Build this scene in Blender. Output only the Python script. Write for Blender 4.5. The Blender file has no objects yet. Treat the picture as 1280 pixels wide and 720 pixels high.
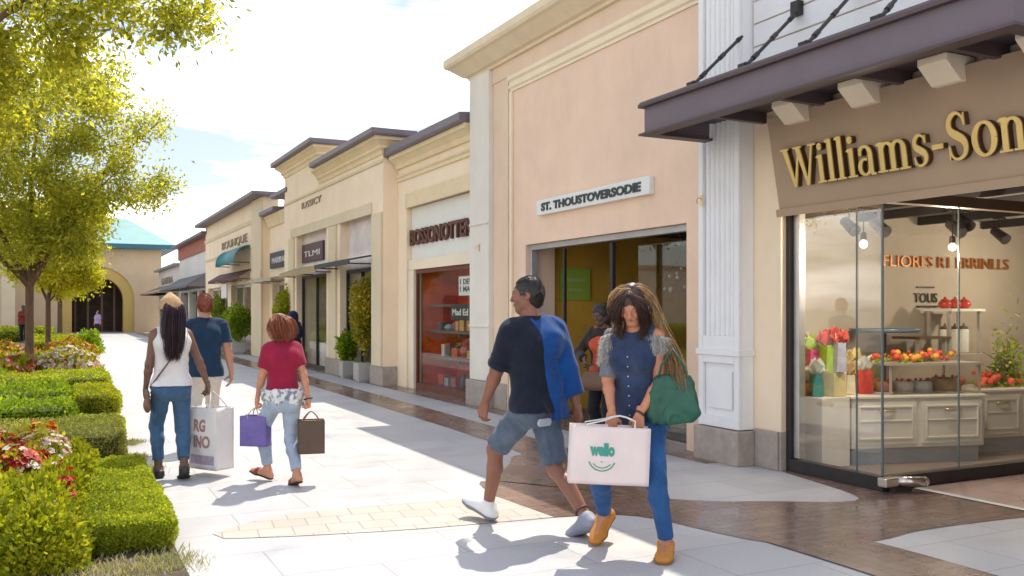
import bpy, math, random
import numpy as np
from mathutils import Vector, Matrix
RD = random.Random(11)
NR = np.random.default_rng(5)
SC = bpy.context.scene
COL = SC.collection
PI = math.pi
ORG = {}

# ------------------------------------------------------------------ mesh builder
class MB:
    def __init__(s):
        s.v = []; s.f = []
    def add(s, vs, fs):
        b = len(s.v)
        s.v.extend([tuple(p) for p in vs])
        s.f.extend([tuple(i + b for i in f) for f in fs])
        return s
    def box(s, x0, y0, z0, x1, y1, z1):
        x0, x1 = min(x0, x1), max(x0, x1); y0, y1 = min(y0, y1), max(y0, y1); z0, z1 = min(z0, z1), max(z0, z1)
        return s.add([(x0,y0,z0),(x1,y0,z0),(x1,y1,z0),(x0,y1,z0),(x0,y0,z1),(x1,y0,z1),(x1,y1,z1),(x0,y1,z1)],
              [(0,3,2,1),(4,5,6,7),(0,1,5,4),(1,2,6,5),(2,3,7,6),(3,0,4,7)])
    def quad(s, a, b, c, d):
        return s.add([a, b, c, d], [(0,1,2,3)])
    def prism(s, poly, w0, w1, fr):
        # simple polygon (u, v) extruded from w0 to w1 in frame fr(u, v, w)
        n = len(poly)
        A = sum(poly[i][0]*poly[(i+1)%n][1]-poly[(i+1)%n][0]*poly[i][1] for i in range(n))
        if A < 0: poly = poly[::-1]
        vs = [fr(u, v, w0) for u, v in poly] + [fr(u, v, w1) for u, v in poly]
        fs = [tuple(range(n-1, -1, -1)), tuple(range(n, 2*n))]
        for i in range(n):
            j = (i+1) % n
            fs.append((i, j, n+j, n+i))
        return s.add(vs, fs)
    def tube(s, pts, rad, n=8, cap=True):
        pts = [Vector(p) for p in pts]
        if not hasattr(rad, '__len__'): rad = [rad]*len(pts)
        vs = []; fs = []
        prev = None
        for i, p in enumerate(pts):
            t = (pts[min(i+1, len(pts)-1)] - pts[max(i-1, 0)])
            if t.length < 1e-9: t = Vector((0,0,1))
            t.normalize()
            if prev is None:
                up = Vector((0,0,1)) if abs(t.z) < .9 else Vector((1,0,0))
                a = t.cross(up).normalized()
            else:
                a = (prev - t*prev.dot(t))
                a = a.normalized() if a.length > 1e-6 else t.orthogonal().normalized()
            prev = a
            b = t.cross(a)
            for k in range(n):
                q = 2*PI*k/n
                vs.append(p + (a*math.cos(q) + b*math.sin(q))*rad[i])
        for i in range(len(pts)-1):
            for k in range(n):
                k2 = (k+1) % n
                fs.append((i*n+k, i*n+k2, (i+1)*n+k2, (i+1)*n+k))
        if cap:
            fs.append(tuple(range(n-1, -1, -1)))
            e = (len(pts)-1)*n
            fs.append(tuple(range(e, e+n)))
        return s.add(vs, fs)
    def lathe(s, prof, c=(0,0,0), n=20):
        # prof: list of (r, z)
        vs = []; fs = []
        for r, z in prof:
            for k in range(n):
                q = 2*PI*k/n
                vs.append((c[0]+r*math.cos(q), c[1]+r*math.sin(q), c[2]+z))
        for i in range(len(prof)-1):
            for k in range(n):
                k2 = (k+1) % n
                fs.append((i*n+k, i*n+k2, (i+1)*n+k2, (i+1)*n+k))
        fs.append(tuple(range(n-1, -1, -1)))
        e = (len(prof)-1)*n
        fs.append(tuple(range(e, e+n)))
        return s.add(vs, fs)
    def sphere(s, c, r, n=10, m=7, sc=(1,1,1)):
        prof = []
        vs = []; fs = []
        for i in range(m+1):
            a = PI*i/m
            rr = max(math.sin(a), 1e-3)*r; z = -math.cos(a)*r
            for k in range(n):
                q = 2*PI*k/n
                vs.append((c[0]+rr*math.cos(q)*sc[0], c[1]+rr*math.sin(q)*sc[1], c[2]+z*sc[2]))
        for i in range(m):
            for k in range(n):
                k2 = (k+1) % n
                fs.append((i*n+k, i*n+k2, (i+1)*n+k2, (i+1)*n+k))
        return s.add(vs, fs)
    def sweep(s, path, prof, closed_prof=True):
        # path: plan points (x, y); outward is to the LEFT of travel; prof: (out, h)
        P = [Vector(p) for p in path]
        n = len(P); m = len(prof); vs = []
        for i in range(n):
            ds = []
            if i > 0: ds.append((P[i]-P[i-1]).normalized())
            if i < n-1: ds.append((P[i+1]-P[i]).normalized())
            ns = [Vector((-d.y, d.x)) for d in ds]
            if len(ns) == 1: mit = ns[0]
            else:
                mit = ns[0]+ns[1]; mit = mit/ max(mit.length_squared, 1e-6)*2
            for o, h in prof:
                q = P[i] + mit*o
                vs.append((q.x, q.y, h))
        fs = []
        rng = m if closed_prof else m-1
        for i in range(n-1):
            for k in range(rng):
                k2 = (k+1) % m
                fs.append((i*m+k, i*m+k2, (i+1)*m+k2, (i+1)*m+k))
        fs.append(tuple(range(m))); fs.append(tuple(range((n-1)*m+m-1, (n-1)*m-1, -1)))
        return s.add(vs, fs)
    def build(s, name, mat, parent=None, smooth=False, bevel=0.0, local=False):
        me = bpy.data.meshes.new(name)
        o = bpy.data.objects.new(name, me)
        org = Vector((0,0,0)) if (local or parent is None) else ORG.get(parent, Vector((0,0,0)))
        me.from_pydata([(p[0]-org.x, p[1]-org.y, p[2]-org.z) for p in s.v], [], s.f)
        me.update()
        fin(o, mat, parent, smooth)
        ORG[o] = org
        if bevel:
            b = o.modifiers.new('edge', 'BEVEL'); b.width = bevel; b.segments = 2
            b.limit_method = 'ANGLE'; b.angle_limit = math.radians(40)
        return o

def fin(o, mat, parent=None, smooth=False):
    COL.objects.link(o)
    if mat is not None: o.data.materials.append(mat)
    if parent is not None: o.parent = parent
    if smooth:
        me = o.data
        me.polygons.foreach_set('use_smooth', np.ones(len(me.polygons), dtype=bool))
    return o

def np_mesh(name, V, F, mat, parent=None, smooth=False, org=None):
    # V (N,3), F (M,4) or (M,3)
    me = bpy.data.meshes.new(name)
    V = np.asarray(V, dtype=np.float32); F = np.asarray(F, dtype=np.int32)
    if org is not None: V = V - np.array(org, dtype=np.float32)
    k = F.shape[1]
    me.vertices.add(len(V)); me.vertices.foreach_set('co', V.ravel())
    me.loops.add(F.size); me.loops.foreach_set('vertex_index', F.ravel())
    me.polygons.add(len(F)); me.polygons.foreach_set('loop_start', np.arange(0, F.size, k, dtype=np.int32))
    me.update(calc_edges=True); me.validate()
    o = bpy.data.objects.new(name, me)
    fin(o, mat, parent, smooth)
    ORG[o] = Vector((0,0,0)) if org is None else Vector(org)
    return o

def thing(name, label, cat, loc=(0,0,0), group=None, rotz=0):
    o = bpy.data.objects.new(name, None); COL.objects.link(o)
    o.location = loc; o.rotation_euler = (0,0,rotz)
    o.empty_display_size = .1
    o['label'] = label; o['category'] = cat
    if group: o['group'] = group
    ORG[o] = Vector(loc)
    return o
def tag(o, label, cat, group=None, kind=None):
    o['label'] = label; o['category'] = cat
    if group: o['group'] = group
    if kind: o['kind'] = kind
    return o
def struct(o):
    o['kind'] = 'structure'; return o

# ------------------------------------------------------------------ materials
def new_mat(name):
    m = bpy.data.materials.new(name); m.use_nodes = True
    nt = m.node_tree
    for n in list(nt.nodes): nt.nodes.remove(n)
    out = nt.nodes.new('ShaderNodeOutputMaterial')
    return m, nt, out
def N(nt, t, **kw):
    n = nt.nodes.new(t)
    for k, v in kw.items():
        if k in n.inputs: n.inputs[k].default_value = v
        else: setattr(n, k, v)
    return n
def ramp(nt, fac, stops):
    r = nt.nodes.new('ShaderNodeValToRGB')
    e = r.color_ramp.elements
    while len(e) < len(stops): e.new(.5)
    for i, (p, c) in enumerate(stops):
        e[i].position = p; e[i].color = (c[0], c[1], c[2], 1) if hasattr(c, '__len__') else (c, c, c, 1)
    nt.links.new(fac, r.inputs[0])
    return r.outputs[0]
def noise(nt, scale, detail=4, rough=.55, vec=None, stretch=None):
    n = N(nt, 'ShaderNodeTexNoise'); n.inputs['Scale'].default_value = scale
    n.inputs['Detail'].default_value = detail; n.inputs['Roughness'].default_value = rough
    if vec is None:
        tc = N(nt, 'ShaderNodeTexCoord'); vec = tc.outputs['Object']
    if stretch:
        mp = N(nt, 'ShaderNodeMapping'); mp.inputs['Scale'].default_value = stretch
        nt.links.new(vec, mp.inputs[0]); vec = mp.outputs[0]
    nt.links.new(vec, n.inputs['Vector'])
    return n.outputs['Fac']
def mixc(nt, fac, a, b, blend='MIX'):
    m = nt.nodes.new('ShaderNodeMix'); m.data_type = 'RGBA'; m.blend_type = blend
    def s(sock, v):
        if hasattr(v, 'is_linked') or isinstance(v, bpy.types.NodeSocket): nt.links.new(v, sock)
        elif hasattr(v, '__len__'): sock.default_value = (v[0], v[1], v[2], 1)
        else: sock.default_value = v
    s(m.inputs[0], fac); s(m.inputs[6], a); s(m.inputs[7], b)
    return m.outputs[2]
def bump(nt, h, strength=.3, dist=.01):
    b = nt.nodes.new('ShaderNodeBump'); b.inputs['Strength'].default_value = strength
    b.inputs['Distance'].default_value = dist
    nt.links.new(h, b.inputs['Height'])
    return b.outputs['Normal']
def dk(c, k): return tuple(min(1, max(0, x*k)) for x in c)

MATS = {}
def plain(name, col, rough=.6, metal=0.0, var=.12, vscale=3.0, bscale=0, bstr=.2, bdist=.004, spec=.5, grime=0.0, sheen=0.0, stretch=None):
    if name in MATS: return MATS[name]
    m, nt, out = new_mat(name)
    p = N(nt, 'ShaderNodeBsdfPrincipled')
    p.inputs['Roughness'].default_value = rough; p.inputs['Metallic'].default_value = metal
    p.inputs['Specular IOR Level'].default_value = spec
    if sheen: p.inputs['Sheen Weight'].default_value = sheen
    f = noise(nt, vscale, 5, .6, stretch=stretch)
    c = ramp(nt, f, [(.3, dk(col, 1-var)), (.7, dk(col, 1+var))])
    if grime:
        f2 = noise(nt, .55, 6, .7, stretch=(1, 1, .35))
        g = ramp(nt, f2, [(.45, (1,1,1)), (.75, (1-grime, 1-grime*1.05, 1-grime*1.15))])
        c = mixc(nt, 1.0, c, g, 'MULTIPLY')
    nt.links.new(c, p.inputs['Base Color'])
    if bscale:
        nt.links.new(bump(nt, noise(nt, bscale, 6, .65), bstr, bdist), p.inputs['Normal'])
    nt.links.new(p.outputs[0], out.inputs[0])
    MATS[name] = m
    return m
def emis(name, col, s):
    if name in MATS: return MATS[name]
    m, nt, out = new_mat(name)
    e = N(nt, 'ShaderNodeEmission'); e.inputs[0].default_value = (*col, 1); e.inputs[1].default_value = s
    nt.links.new(e.outputs[0], out.inputs[0]); MATS[name] = m
    return m
def glass_mat(name='shop_glass', tint=(.97,.98,.97), refl=1.0):
    if name in MATS: return MATS[name]
    m, nt, out = new_mat(name)
    t = N(nt, 'ShaderNodeBsdfTransparent'); t.inputs[0].default_value = (*tint, 1)
    g = N(nt, 'ShaderNodeBsdfGlossy'); g.inputs['Roughness'].default_value = .01
    nt.links.new(bump(nt, noise(nt, .8, 2), .05, .02), g.inputs['Normal'])
    lw = N(nt, 'ShaderNodeLayerWeight'); lw.inputs['Blend'].default_value = .5
    pw = N(nt, 'ShaderNodeMath', operation='POWER'); pw.inputs[1].default_value = 4.0
    nt.links.new(lw.outputs['Facing'], pw.inputs[0])
    mu = N(nt, 'ShaderNodeMath', operation='MULTIPLY_ADD'); mu.inputs[1].default_value = .75*refl; mu.inputs[2].default_value = .085*refl
    nt.links.new(pw.outputs[0], mu.inputs[0])
    mx = N(nt, 'ShaderNodeMixShader')
    nt.links.new(mu.outputs[0], mx.inputs[0]); nt.links.new(t.outputs[0], mx.inputs[1]); nt.links.new(g.outputs[0], mx.inputs[2])
    nt.links.new(mx.outputs[0], out.inputs[0]); MATS[name] = m
    return m
def leaf_mat(name, c1, c2, trans=.5, rough=.55, c3=None, tint=(1.25,1.2,.5)):
    if name in MATS: return MATS[name]
    m, nt, out = new_mat(name)
    g = N(nt, 'ShaderNodeNewGeometry')
    stops = [(0.0, c1), (1.0, c2)] if c3 is None else [(0.0, c1), (.55, c2), (1.0, c3)]
    c = ramp(nt, g.outputs['Random Per Island'], stops)
    big = ramp(nt, noise(nt, 1.3, 3), [(.32, (.62,.66,.62)), (.68, (1.22,1.2,1.1))])
    c = mixc(nt, 1.0, c, big, 'MULTIPLY')
    p = N(nt, 'ShaderNodeBsdfPrincipled'); p.inputs['Roughness'].default_value = rough
    p.inputs['Specular IOR Level'].default_value = .35
    nt.links.new(c, p.inputs['Base Color'])
    t = N(nt, 'ShaderNodeBsdfTranslucent')
    ct = mixc(nt, 1.0, c, tint, 'MULTIPLY')
    nt.links.new(ct, t.inputs[0])
    mx = N(nt, 'ShaderNodeMixShader'); mx.inputs[0].default_value = trans
    nt.links.new(p.outputs[0], mx.inputs[1]); nt.links.new(t.outputs[0], mx.inputs[2])
    nt.links.new(mx.outputs[0], out.inputs[0]); MATS[name] = m
    return m

STUCCO = dict(rough=.9, var=.05, vscale=1.5, bscale=70, bstr=.25, bdist=.003, spec=.2, grime=.10)
def stucco(name, col, **k):
    d = dict(STUCCO); d.update(k); return plain(name, col, **d)

# ------------------------------------------------------------------ text
def text_part(name, s, size, fr, mat, parent, width=None, ext=.01, align='LEFT', w0=0.0, bold=0.0, local=False):
    c = bpy.data.curves.new('tmp_text', 'FONT'); c.body = s; c.size = size; c.extrude = ext/2; c.align_x = align
    c.offset = bold; c.resolution_u = 3
    o = bpy.data.objects.new('tmp_text', c); COL.objects.link(o)
    bpy.context.view_layer.update()
    dg = bpy.context.evaluated_depsgraph_get()
    me = bpy.data.meshes.new_from_object(o.evaluated_get(dg))
    bpy.data.objects.remove(o); bpy.data.curves.remove(c)
    n = len(me.vertices); V = np.zeros(n*3, dtype=np.float32); me.vertices.foreach_get('co', V); V = V.reshape(-1, 3)
    if width:
        w = V[:, 0].max()-V[:, 0].min(); V[:, 0] = (V[:, 0]-(V[:, 0].min() if align == 'LEFT' else 0))*width/w
    org = Vector((0,0,0)) if local else ORG.get(parent, Vector((0,0,0)))
    for i, v in enumerate(me.vertices):
        p = fr(float(V[i,0]), float(V[i,1]), float(V[i,2])+ext/2+w0)
        v.co = (p[0]-org.x, p[1]-org.y, p[2]-org.z)
    me.name = name
    o = bpy.data.objects.new(name, me); me.materials.clear()
    fin(o, mat, parent); ORG[o] = org
    return o
def fac_frame(x0, y0, z0):
    # on a street facade: u runs towards the camera end (-Y), v up, w out of the wall (-X)
    return lambda u, v, w: (x0-w, y0-u, z0+v)

# ------------------------------------------------------------------ signed-distance modelling for bodies
def vnoise(P, seed=0):
    P = np.asarray(P, dtype=np.float64); i = np.floor(P).astype(np.int64); f = P-i; f = f*f*(3-2*f)
    def hsh(a, b, c):
        n = (a*374761393 + b*668265263 + c*2147483647 + seed*974711) & 0xffffffff
        n = ((n ^ (n >> 13))*1274126177) & 0xffffffff
        return ((n ^ (n >> 16)) & 0xffff)/65535.0
    r = 0
    for dx in (0,1):
        for dy in (0,1):
            for dz in (0,1):
                w = (f[:,0] if dx else 1-f[:,0])*(f[:,1] if dy else 1-f[:,1])*(f[:,2] if dz else 1-f[:,2])
                r = r + w*hsh(i[:,0]+dx, i[:,1]+dy, i[:,2]+dz)
    return r*2-1
class Field:
    def __init__(s, h): s.h = h; s.pr = []; s.cuts = []
    def cone(s, a, b, ra, rb, k=.03, flat=None, fs=1.0, cut=None, sub=False):
        s.pr.append((np.array(a, float), np.array(b, float), ra, rb, k, None if flat is None else np.array(flat, float), fs, cut, sub)); return s
    def ball(s, c, r, k=.02, flat=None, fs=1.0, sub=False, cut=None): return s.cone(c, c, r, r, k, flat, fs, cut, sub)
    def plane(s, p, n): s.cuts.append((np.array(p, float), np.array(n, float))); return s      # keeps the side against n
    def mesh(s):
        h = s.h
        lo = np.min([np.minimum(p[0]-p[2], p[1]-p[3]) for p in s.pr if not p[8]], axis=0)-4*h
        hi = np.max([np.maximum(p[0]+p[2], p[1]+p[3]) for p in s.pr if not p[8]], axis=0)+4*h
        n = np.ceil((hi-lo)/h).astype(int)+1
        F = np.full(n, .5, dtype=np.float32)
        ax = [lo[i]+h*np.arange(n[i]) for i in range(3)]
        for a, b, ra, rb, k, fl, fs, cut, sub in s.pr:
            pad = max(ra, rb)+k+2*h
            i0 = np.clip(np.floor((np.minimum(a, b)-pad-lo)/h).astype(int), 0, n-1)
            i1 = np.clip(np.ceil((np.maximum(a, b)+pad-lo)/h).astype(int)+1, 1, n)
            sl = tuple(slice(i0[i], i1[i]) for i in range(3))
            X, Y, Z = np.meshgrid(*[ax[i][sl[i]] for i in range(3)], indexing='ij')
            P = np.stack([X, Y, Z], -1)
            if P.size == 0: continue
            ba = b-a; L = ba@ba
            t = np.clip(((P-a)@ba)/L, 0, 1) if L > 1e-12 else np.zeros(P.shape[:3])
            v = P-a-t[..., None]*ba
            r = ra+(rb-ra)*t
            if fl is not None:
                d = v@fl
                v = v+((1/fs-1)*d)[..., None]*fl
                D = np.linalg.norm(v, axis=-1)
                q = D/np.maximum(r, 1e-6)
                g = np.sqrt(np.maximum((D**2+((1/fs**2-1))*(d/fs)**2*1.0), 1e-12))/np.maximum(D, 1e-6)
                d = (D-r)/np.maximum(g, .5)
            else:
                d = np.linalg.norm(v, axis=-1)-r
            if cut is not None:
                d = np.maximum(d, (P-np.array(cut[0]))@np.array(cut[1]))
            A = F[sl]
            if sub:
                hh = np.maximum(k-np.abs(A+d), 0)/max(k, 1e-6)
                F[sl] = np.maximum(A, -d)+hh*hh*k*.25
            else:
                hh = np.maximum(k-np.abs(A-d), 0)/max(k, 1e-6)
                F[sl] = np.minimum(A, d)-hh*hh*k*.25
        for p, nn in s.cuts:
            X, Y, Z = np.meshgrid(*ax, indexing='ij')
            d = (X-p[0])*nn[0]+(Y-p[1])*nn[1]+(Z-p[2])*nn[2]
            F = np.maximum(F, d)
        return nets(F, lo, h)
def nets(F, lo, h):
    S = F < 0
    n = F.shape
    C = np.zeros((n[0]-1, n[1]-1, n[2]-1), dtype=np.int8)
    offs = [(i, j, k) for i in (0,1) for j in (0,1) for k in (0,1)]
    for o in offs:
        C += S[o[0]:n[0]-1+o[0], o[1]:n[1]-1+o[1], o[2]:n[2]-1+o[2]]
    M = (C > 0) & (C < 8)
    I = np.full(M.shape, -1, dtype=np.int32)
    ci = np.argwhere(M)
    I[M] = np.arange(len(ci))
    V8 = np.stack([F[ci[:,0]+o[0], ci[:,1]+o[1], ci[:,2]+o[2]] for o in offs], 1)
    acc = np.zeros((len(ci), 3)); cnt = np.zeros(len(ci))
    for a in range(8):
        for b in range(a+1, 8):
            oa, ob = np.array(offs[a]), np.array(offs[b])
            if np.abs(oa-ob).sum() != 1: continue
            fa, fb = V8[:,a], V8[:,b]
            m = (fa < 0) != (fb < 0)
            t = np.where(m, fa/np.where(m, fa-fb, 1), 0)
            acc += np.where(m[:,None], oa+(ob-oa)*t[:,None], 0); cnt += m
    V = lo+h*(ci+acc/np.maximum(cnt,1)[:,None])
    quads = []
    for ax in range(3):
        u, w = [(1,2),(2,0),(0,1)][ax]
        A = S[tuple(slice(0, n[i]-1) if i == ax else slice(1, n[i]-1) for i in range(3))]
        B = S[tuple(slice(1, n[i]) if i == ax else slice(1, n[i]-1) for i in range(3))]
        for flip, m in ((False, A & ~B), (True, ~A & B)):
            e = np.argwhere(m)
            if len(e) == 0: continue
            base = e.copy()
            for i in range(3):
                if i != ax: base[:, i] += 1
            def cell(du, dw):
                c = base.copy(); c[:, u] += du; c[:, w] += dw
                return I[c[:,0], c[:,1], c[:,2]]
            q = np.stack([cell(-1,-1), cell(0,-1), cell(0,0), cell(-1,0)], 1)
            if flip: q = q[:, ::-1]
            quads.append(q)
    Q = np.concatenate(quads)
    Q = Q[(Q >= 0).all(1)]
    return V, Q
def join_np(parts):
    Vs, Fs, b = [], [], 0
    for V, F in parts:
        Vs.append(V); Fs.append(F+b); b += len(V)
    return np.concatenate(Vs), np.concatenate(Fs)
def vnormals(V, F):
    a = V[F[:,2]]-V[F[:,0]]; b = V[F[:,3]]-V[F[:,1]]
    n = np.cross(a, b)
    out = np.zeros_like(V)
    for k in range(4): np.add.at(out, F[:,k], n)
    return out/np.maximum(np.linalg.norm(out, axis=1, keepdims=True), 1e-9)
# ------------------------------------------------------------------ camera, light, sky
YAW = math.radians(26.609)
cam_d = bpy.data.cameras.new('camera'); cam = bpy.data.objects.new('camera', cam_d); COL.objects.link(cam)
cam_d.sensor_width = 36; cam_d.lens = 32.0; cam_d.clip_end = 2000; cam_d.clip_start = .05
cam.location = (0, 0, 1.57); cam.rotation_euler = (PI/2, 0, -YAW)
cam_d.shift_y = 27/1280
SC.camera = cam
SC.view_settings.view_transform = 'Standard'; SC.view_settings.look = 'None'; SC.view_settings.exposure = 0
SC.render.engine = 'CYCLES'
SC.cycles.max_bounces = 8; SC.cycles.transparent_max_bounces = 16; SC.cycles.sample_clamp_indirect = 6
SC.cycles.caustics_reflective = False; SC.cycles.caustics_refractive = False
SUN_TO = Vector((.40, .45, 1.0)).normalized()
sd = bpy.data.lights.new('sun', 'SUN'); sd.energy = 5.0; sd.angle = math.radians(.5); sd.color = (1, .93, .79)
so = bpy.data.objects.new('sun', sd); COL.objects.link(so)
so.rotation_euler = (-SUN_TO).to_track_quat('-Z', 'Y').to_euler(); so.location = (20, 20, 40)
W = bpy.data.worlds.new('World'); SC.world = W; W.use_nodes = True
nt = W.node_tree
for n_ in list(nt.nodes): nt.nodes.remove(n_)
wo = N(nt, 'ShaderNodeOutputWorld'); bg = N(nt, 'ShaderNodeBackground'); bg.inputs[1].default_value = .15
sky = N(nt, 'ShaderNodeTexSky'); sky.sky_type = 'NISHITA'; sky.sun_disc = False
sky.sun_elevation = math.asin(SUN_TO.z); sky.sun_rotation = math.atan2(SUN_TO.x, SUN_TO.y)
sky.air_density = 1.0; sky.dust_density = 2.0
tc = N(nt, 'ShaderNodeTexCoord')
mp = N(nt, 'ShaderNodeMapping'); mp.inputs['Scale'].default_value = (1.0, 1.0, 5.0)
mp.inputs['Rotation'].default_value = (.08, -.05, .4)
nt.links.new(tc.outputs['Generated'], mp.inputs[0])
cl = N(nt, 'ShaderNodeTexNoise'); cl.inputs['Scale'].default_value = 2.2; cl.inputs['Detail'].default_value = 7; cl.inputs['Roughness'].default_value = .55
nt.links.new(mp.outputs[0], cl.inputs['Vector'])
msk = ramp(nt, cl.outputs['Fac'], [(.44, .085), (.58, 1.0)])
# thin cloud, brightened towards the horizon to lift the shaded shop fronts
sep = N(nt, 'ShaderNodeSeparateXYZ'); nt.links.new(tc.outputs['Generated'], sep.inputs[0])
glow = ramp(nt, sep.outputs['Z'], [(.0, (1,.965,.92)), (.22, (.80,.79,.78)), (.55, (.40,.44,.51)), (1.0, (.33,.385,.50))])
gv = N(nt, 'ShaderNodeVectorMath', operation='SCALE'); gv.inputs['Scale'].default_value = 21.0
nt.links.new(glow, gv.inputs[0]); glow = gv.outputs[0]
cloud_c = mixc(nt, msk, sky.outputs[0], glow)
nt.links.new(cloud_c, bg.inputs[0]); nt.links.new(bg.outputs[0], wo.inputs[0])

# ------------------------------------------------------------------ ground
def ground_mat():
    m, nt, out = new_mat('grey_paving')
    p = N(nt, 'ShaderNodeBsdfPrincipled')
    tc = N(nt, 'ShaderNodeTexCoord')
    br = N(nt, 'ShaderNodeTexBrick'); br.offset = .5
    br.inputs['Scale'].default_value = 1.0; br.inputs['Mortar Size'].default_value = .007
    br.inputs['Brick Width'].default_value = 1.2; br.inputs['Row Height'].default_value = .6
    br.inputs['Mortar Smooth'].default_value = .3
    br.inputs['Color1'].default_value = (.50,.49,.50,1); br.inputs['Color2'].default_value = (.55,.535,.535,1); br.inputs['Mortar'].default_value = (.37,.36,.365,1)
    nt.links.new(tc.outputs['Object'], br.inputs['Vector'])
    f = ramp(nt, noise(nt, 1.1, 7, .65), [(.3, (.86,.87,.9)), (.7, (1.08,1.06,1.03))])
    c = mixc(nt, 1, br.outputs['Color'], f, 'MULTIPLY')
    f2 = ramp(nt, noise(nt, 60, 3, .6), [(.35, .93), (.65, 1.05)])
    c = mixc(nt, 1, c, f2, 'MULTIPLY')
    nt.links.new(c, p.inputs['Base Color'])
    r = ramp(nt, noise(nt, 2.2, 5, .6), [(.3, .38), (.7, .62)])
    nt.links.new(r, p.inputs['Roughness'])
    nt.links.new(bump(nt, noise(nt, 25, 5, .6), .12, .004), p.inputs['Normal'])
    nt.links.new(p.outputs[0], out.inputs[0])
    return m
def brick_mat(name, c1, c2, mortar, bw, rh, rough=(.16, .42), off=.5, rot=0.0):
    m, nt, out = new_mat(name)
    p = N(nt, 'ShaderNodeBsdfPrincipled')
    tc = N(nt, 'ShaderNodeTexCoord')
    mp = N(nt, 'ShaderNodeMapping'); mp.inputs['Rotation'].default_value = (0, 0, rot)
    nt.links.new(tc.outputs['Object'], mp.inputs[0])
    br = N(nt, 'ShaderNodeTexBrick'); br.offset = off
    br.inputs['Scale'].default_value = 1.0; br.inputs['Mortar Size'].default_value = .006
    br.inputs['Brick Width'].default_value = bw; br.inputs['Row Height'].default_value = rh
    br.inputs['Color1'].default_value = (*c1,1); br.inputs['Color2'].default_value = (*c2,1); br.inputs['Mortar'].default_value = (*mortar,1)
    nt.links.new(mp.outputs[0], br.inputs['Vector'])
    f = ramp(nt, noise(nt, .9, 7, .65), [(.3, (.85,.85,.86)), (.7, (1.12,1.08,1.06))])
    c = mixc(nt, 1, br.outputs['Color'], f, 'MULTIPLY')
    nt.links.new(c, p.inputs['Base Color'])
    r = ramp(nt, noise(nt, 1.6, 5, .6), [(.35, rough[0]), (.65, rough[1])])
    nt.links.new(r, p.inputs['Roughness'])
    b = N(nt, 'ShaderNodeBump'); b.inputs['Strength'].default_value = .25; b.inputs['Distance'].default_value = .003
    mh = mixc(nt, .12, br.outputs['Fac'], noise(nt, 6, 4))
    b.invert = True
    nt.links.new(mh, b.inputs['Height']); nt.links.new(b.outputs[0], p.inputs['Normal'])
    nt.links.new(p.outputs[0], out.inputs[0])
    return m
soil = plain('ground_soil', (.10,.075,.05), rough=.95, var=.35, vscale=8, bscale=30, bstr=.6, bdist=.03)
base = MB(); base.quad((-600,-600,-.03),(600,-600,-.03),(600,600,-.03),(-600,600,-.03))
struct(base.build('ground', plain('ground_far', (.30,.27,.23), rough=.95, var=.15, vscale=.2)))
GP = ground_mat()
pv = MB(); pv.quad((.70,-12,0),(16,-12,0),(16,78,0),(.70,78,0)).quad((-14,62,0),(.70,62,0),(.70,78,0),(-14,78,0))
pv.quad((-14,-12,0),(.70,-12,0),(.70,5.55,0),(-14,5.55,0))
struct(pv.build('pavement', GP))
sb = MB(); sb.quad((-14,5.55,.012),(.70,5.55,.012),(.70,62,.012),(-14,62,.012))
struct(sb.build('ground_bed', soil))
BR = brick_mat('brown_brick_paving', (.205,.130,.104), (.275,.180,.147), (.14,.095,.08), .21, .105, rough=(.09,.30))
BRM = brick_mat('brown_brick_side', (.205,.130,.104), (.265,.175,.142), (.14,.095,.08), .21, .105, rough=(.12,.36), rot=PI/2)
CR = brick_mat('cream_sett_paving', (.47,.43,.375), (.52,.48,.43), (.34,.30,.25), .24, .24, rough=(.5,.7), rot=.12)
def curve_pts(pts, n=6):
    # Catmull-Rom through plan points
    out = []
    P = [pts[0]]+list(pts)+[pts[-1]]
    for i in range(1, len(P)-2):
        for k in range(n):
            t = k/n
            a, b, c, d = [np.array(P[i+j], float) for j in (-1,0,1,2)]
            out.append(tuple(.5*((2*b)+(c-a)*t+(2*a-5*b+4*c-d)*t*t+(3*b-a-3*c+d)*t**3)))
    out.append(pts[-1]); return out
def sheet(name, left, right, z, mat):
    L, Rr = curve_pts(left), curve_pts(right)
    m = MB()
    n = min(len(L), len(Rr))
    for i in range(n-1):
        m.quad((*L[i], z), (*Rr[i], z), (*Rr[i+1], z), (*L[i+1], z))
    return struct(m.build(name, mat))
# brown band along the shop fronts, the long band in the walk, and the sweep that joins them near the camera
sheet('paving_band', [(5.92,7.4),(5.92,20),(5.92,40),(5.92,66)], [(6.62,7.4),(6.62,20),(6.62,40),(6.62,66)], .004, BRM)
sheet('paving_band', [(3.55,7.55),(4.30,8.6),(4.62,10),(4.72,20),(4.72,40),(4.72,66)], [(4.55,6.15),(5.0,7.7),(5.22,10),(5.32,20),(5.32,40),(5.32,66)], .004, BRM)
sheet('paving_band', [(3.3,6.85),(3.55,7.55),(4.55,6.15),(5.2,5.72),(5.96,5.46),(6.3,6.72),(6.62,7.4)], [(3.36,6.0),(3.95,5.75),(4.28,4.72),(4.92,4.42),(5.55,4.48),(6.62,4.4),(6.9,4.2)], .004, BR)
sheet('paving_band', [(4.28,4.72),(4.3,3.9),(4.28,2.6)], [(4.92,4.42),(4.95,3.9),(4.93,2.6)], .008, BRM)
sheet('paving_band', [(.98,6.62),(1.45,6.95),(2.2,7.0),(3.3,6.85)], [(1.03,6.45),(1.5,6.3),(2.3,6.12),(3.36,6.0)], .004, CR)
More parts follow.
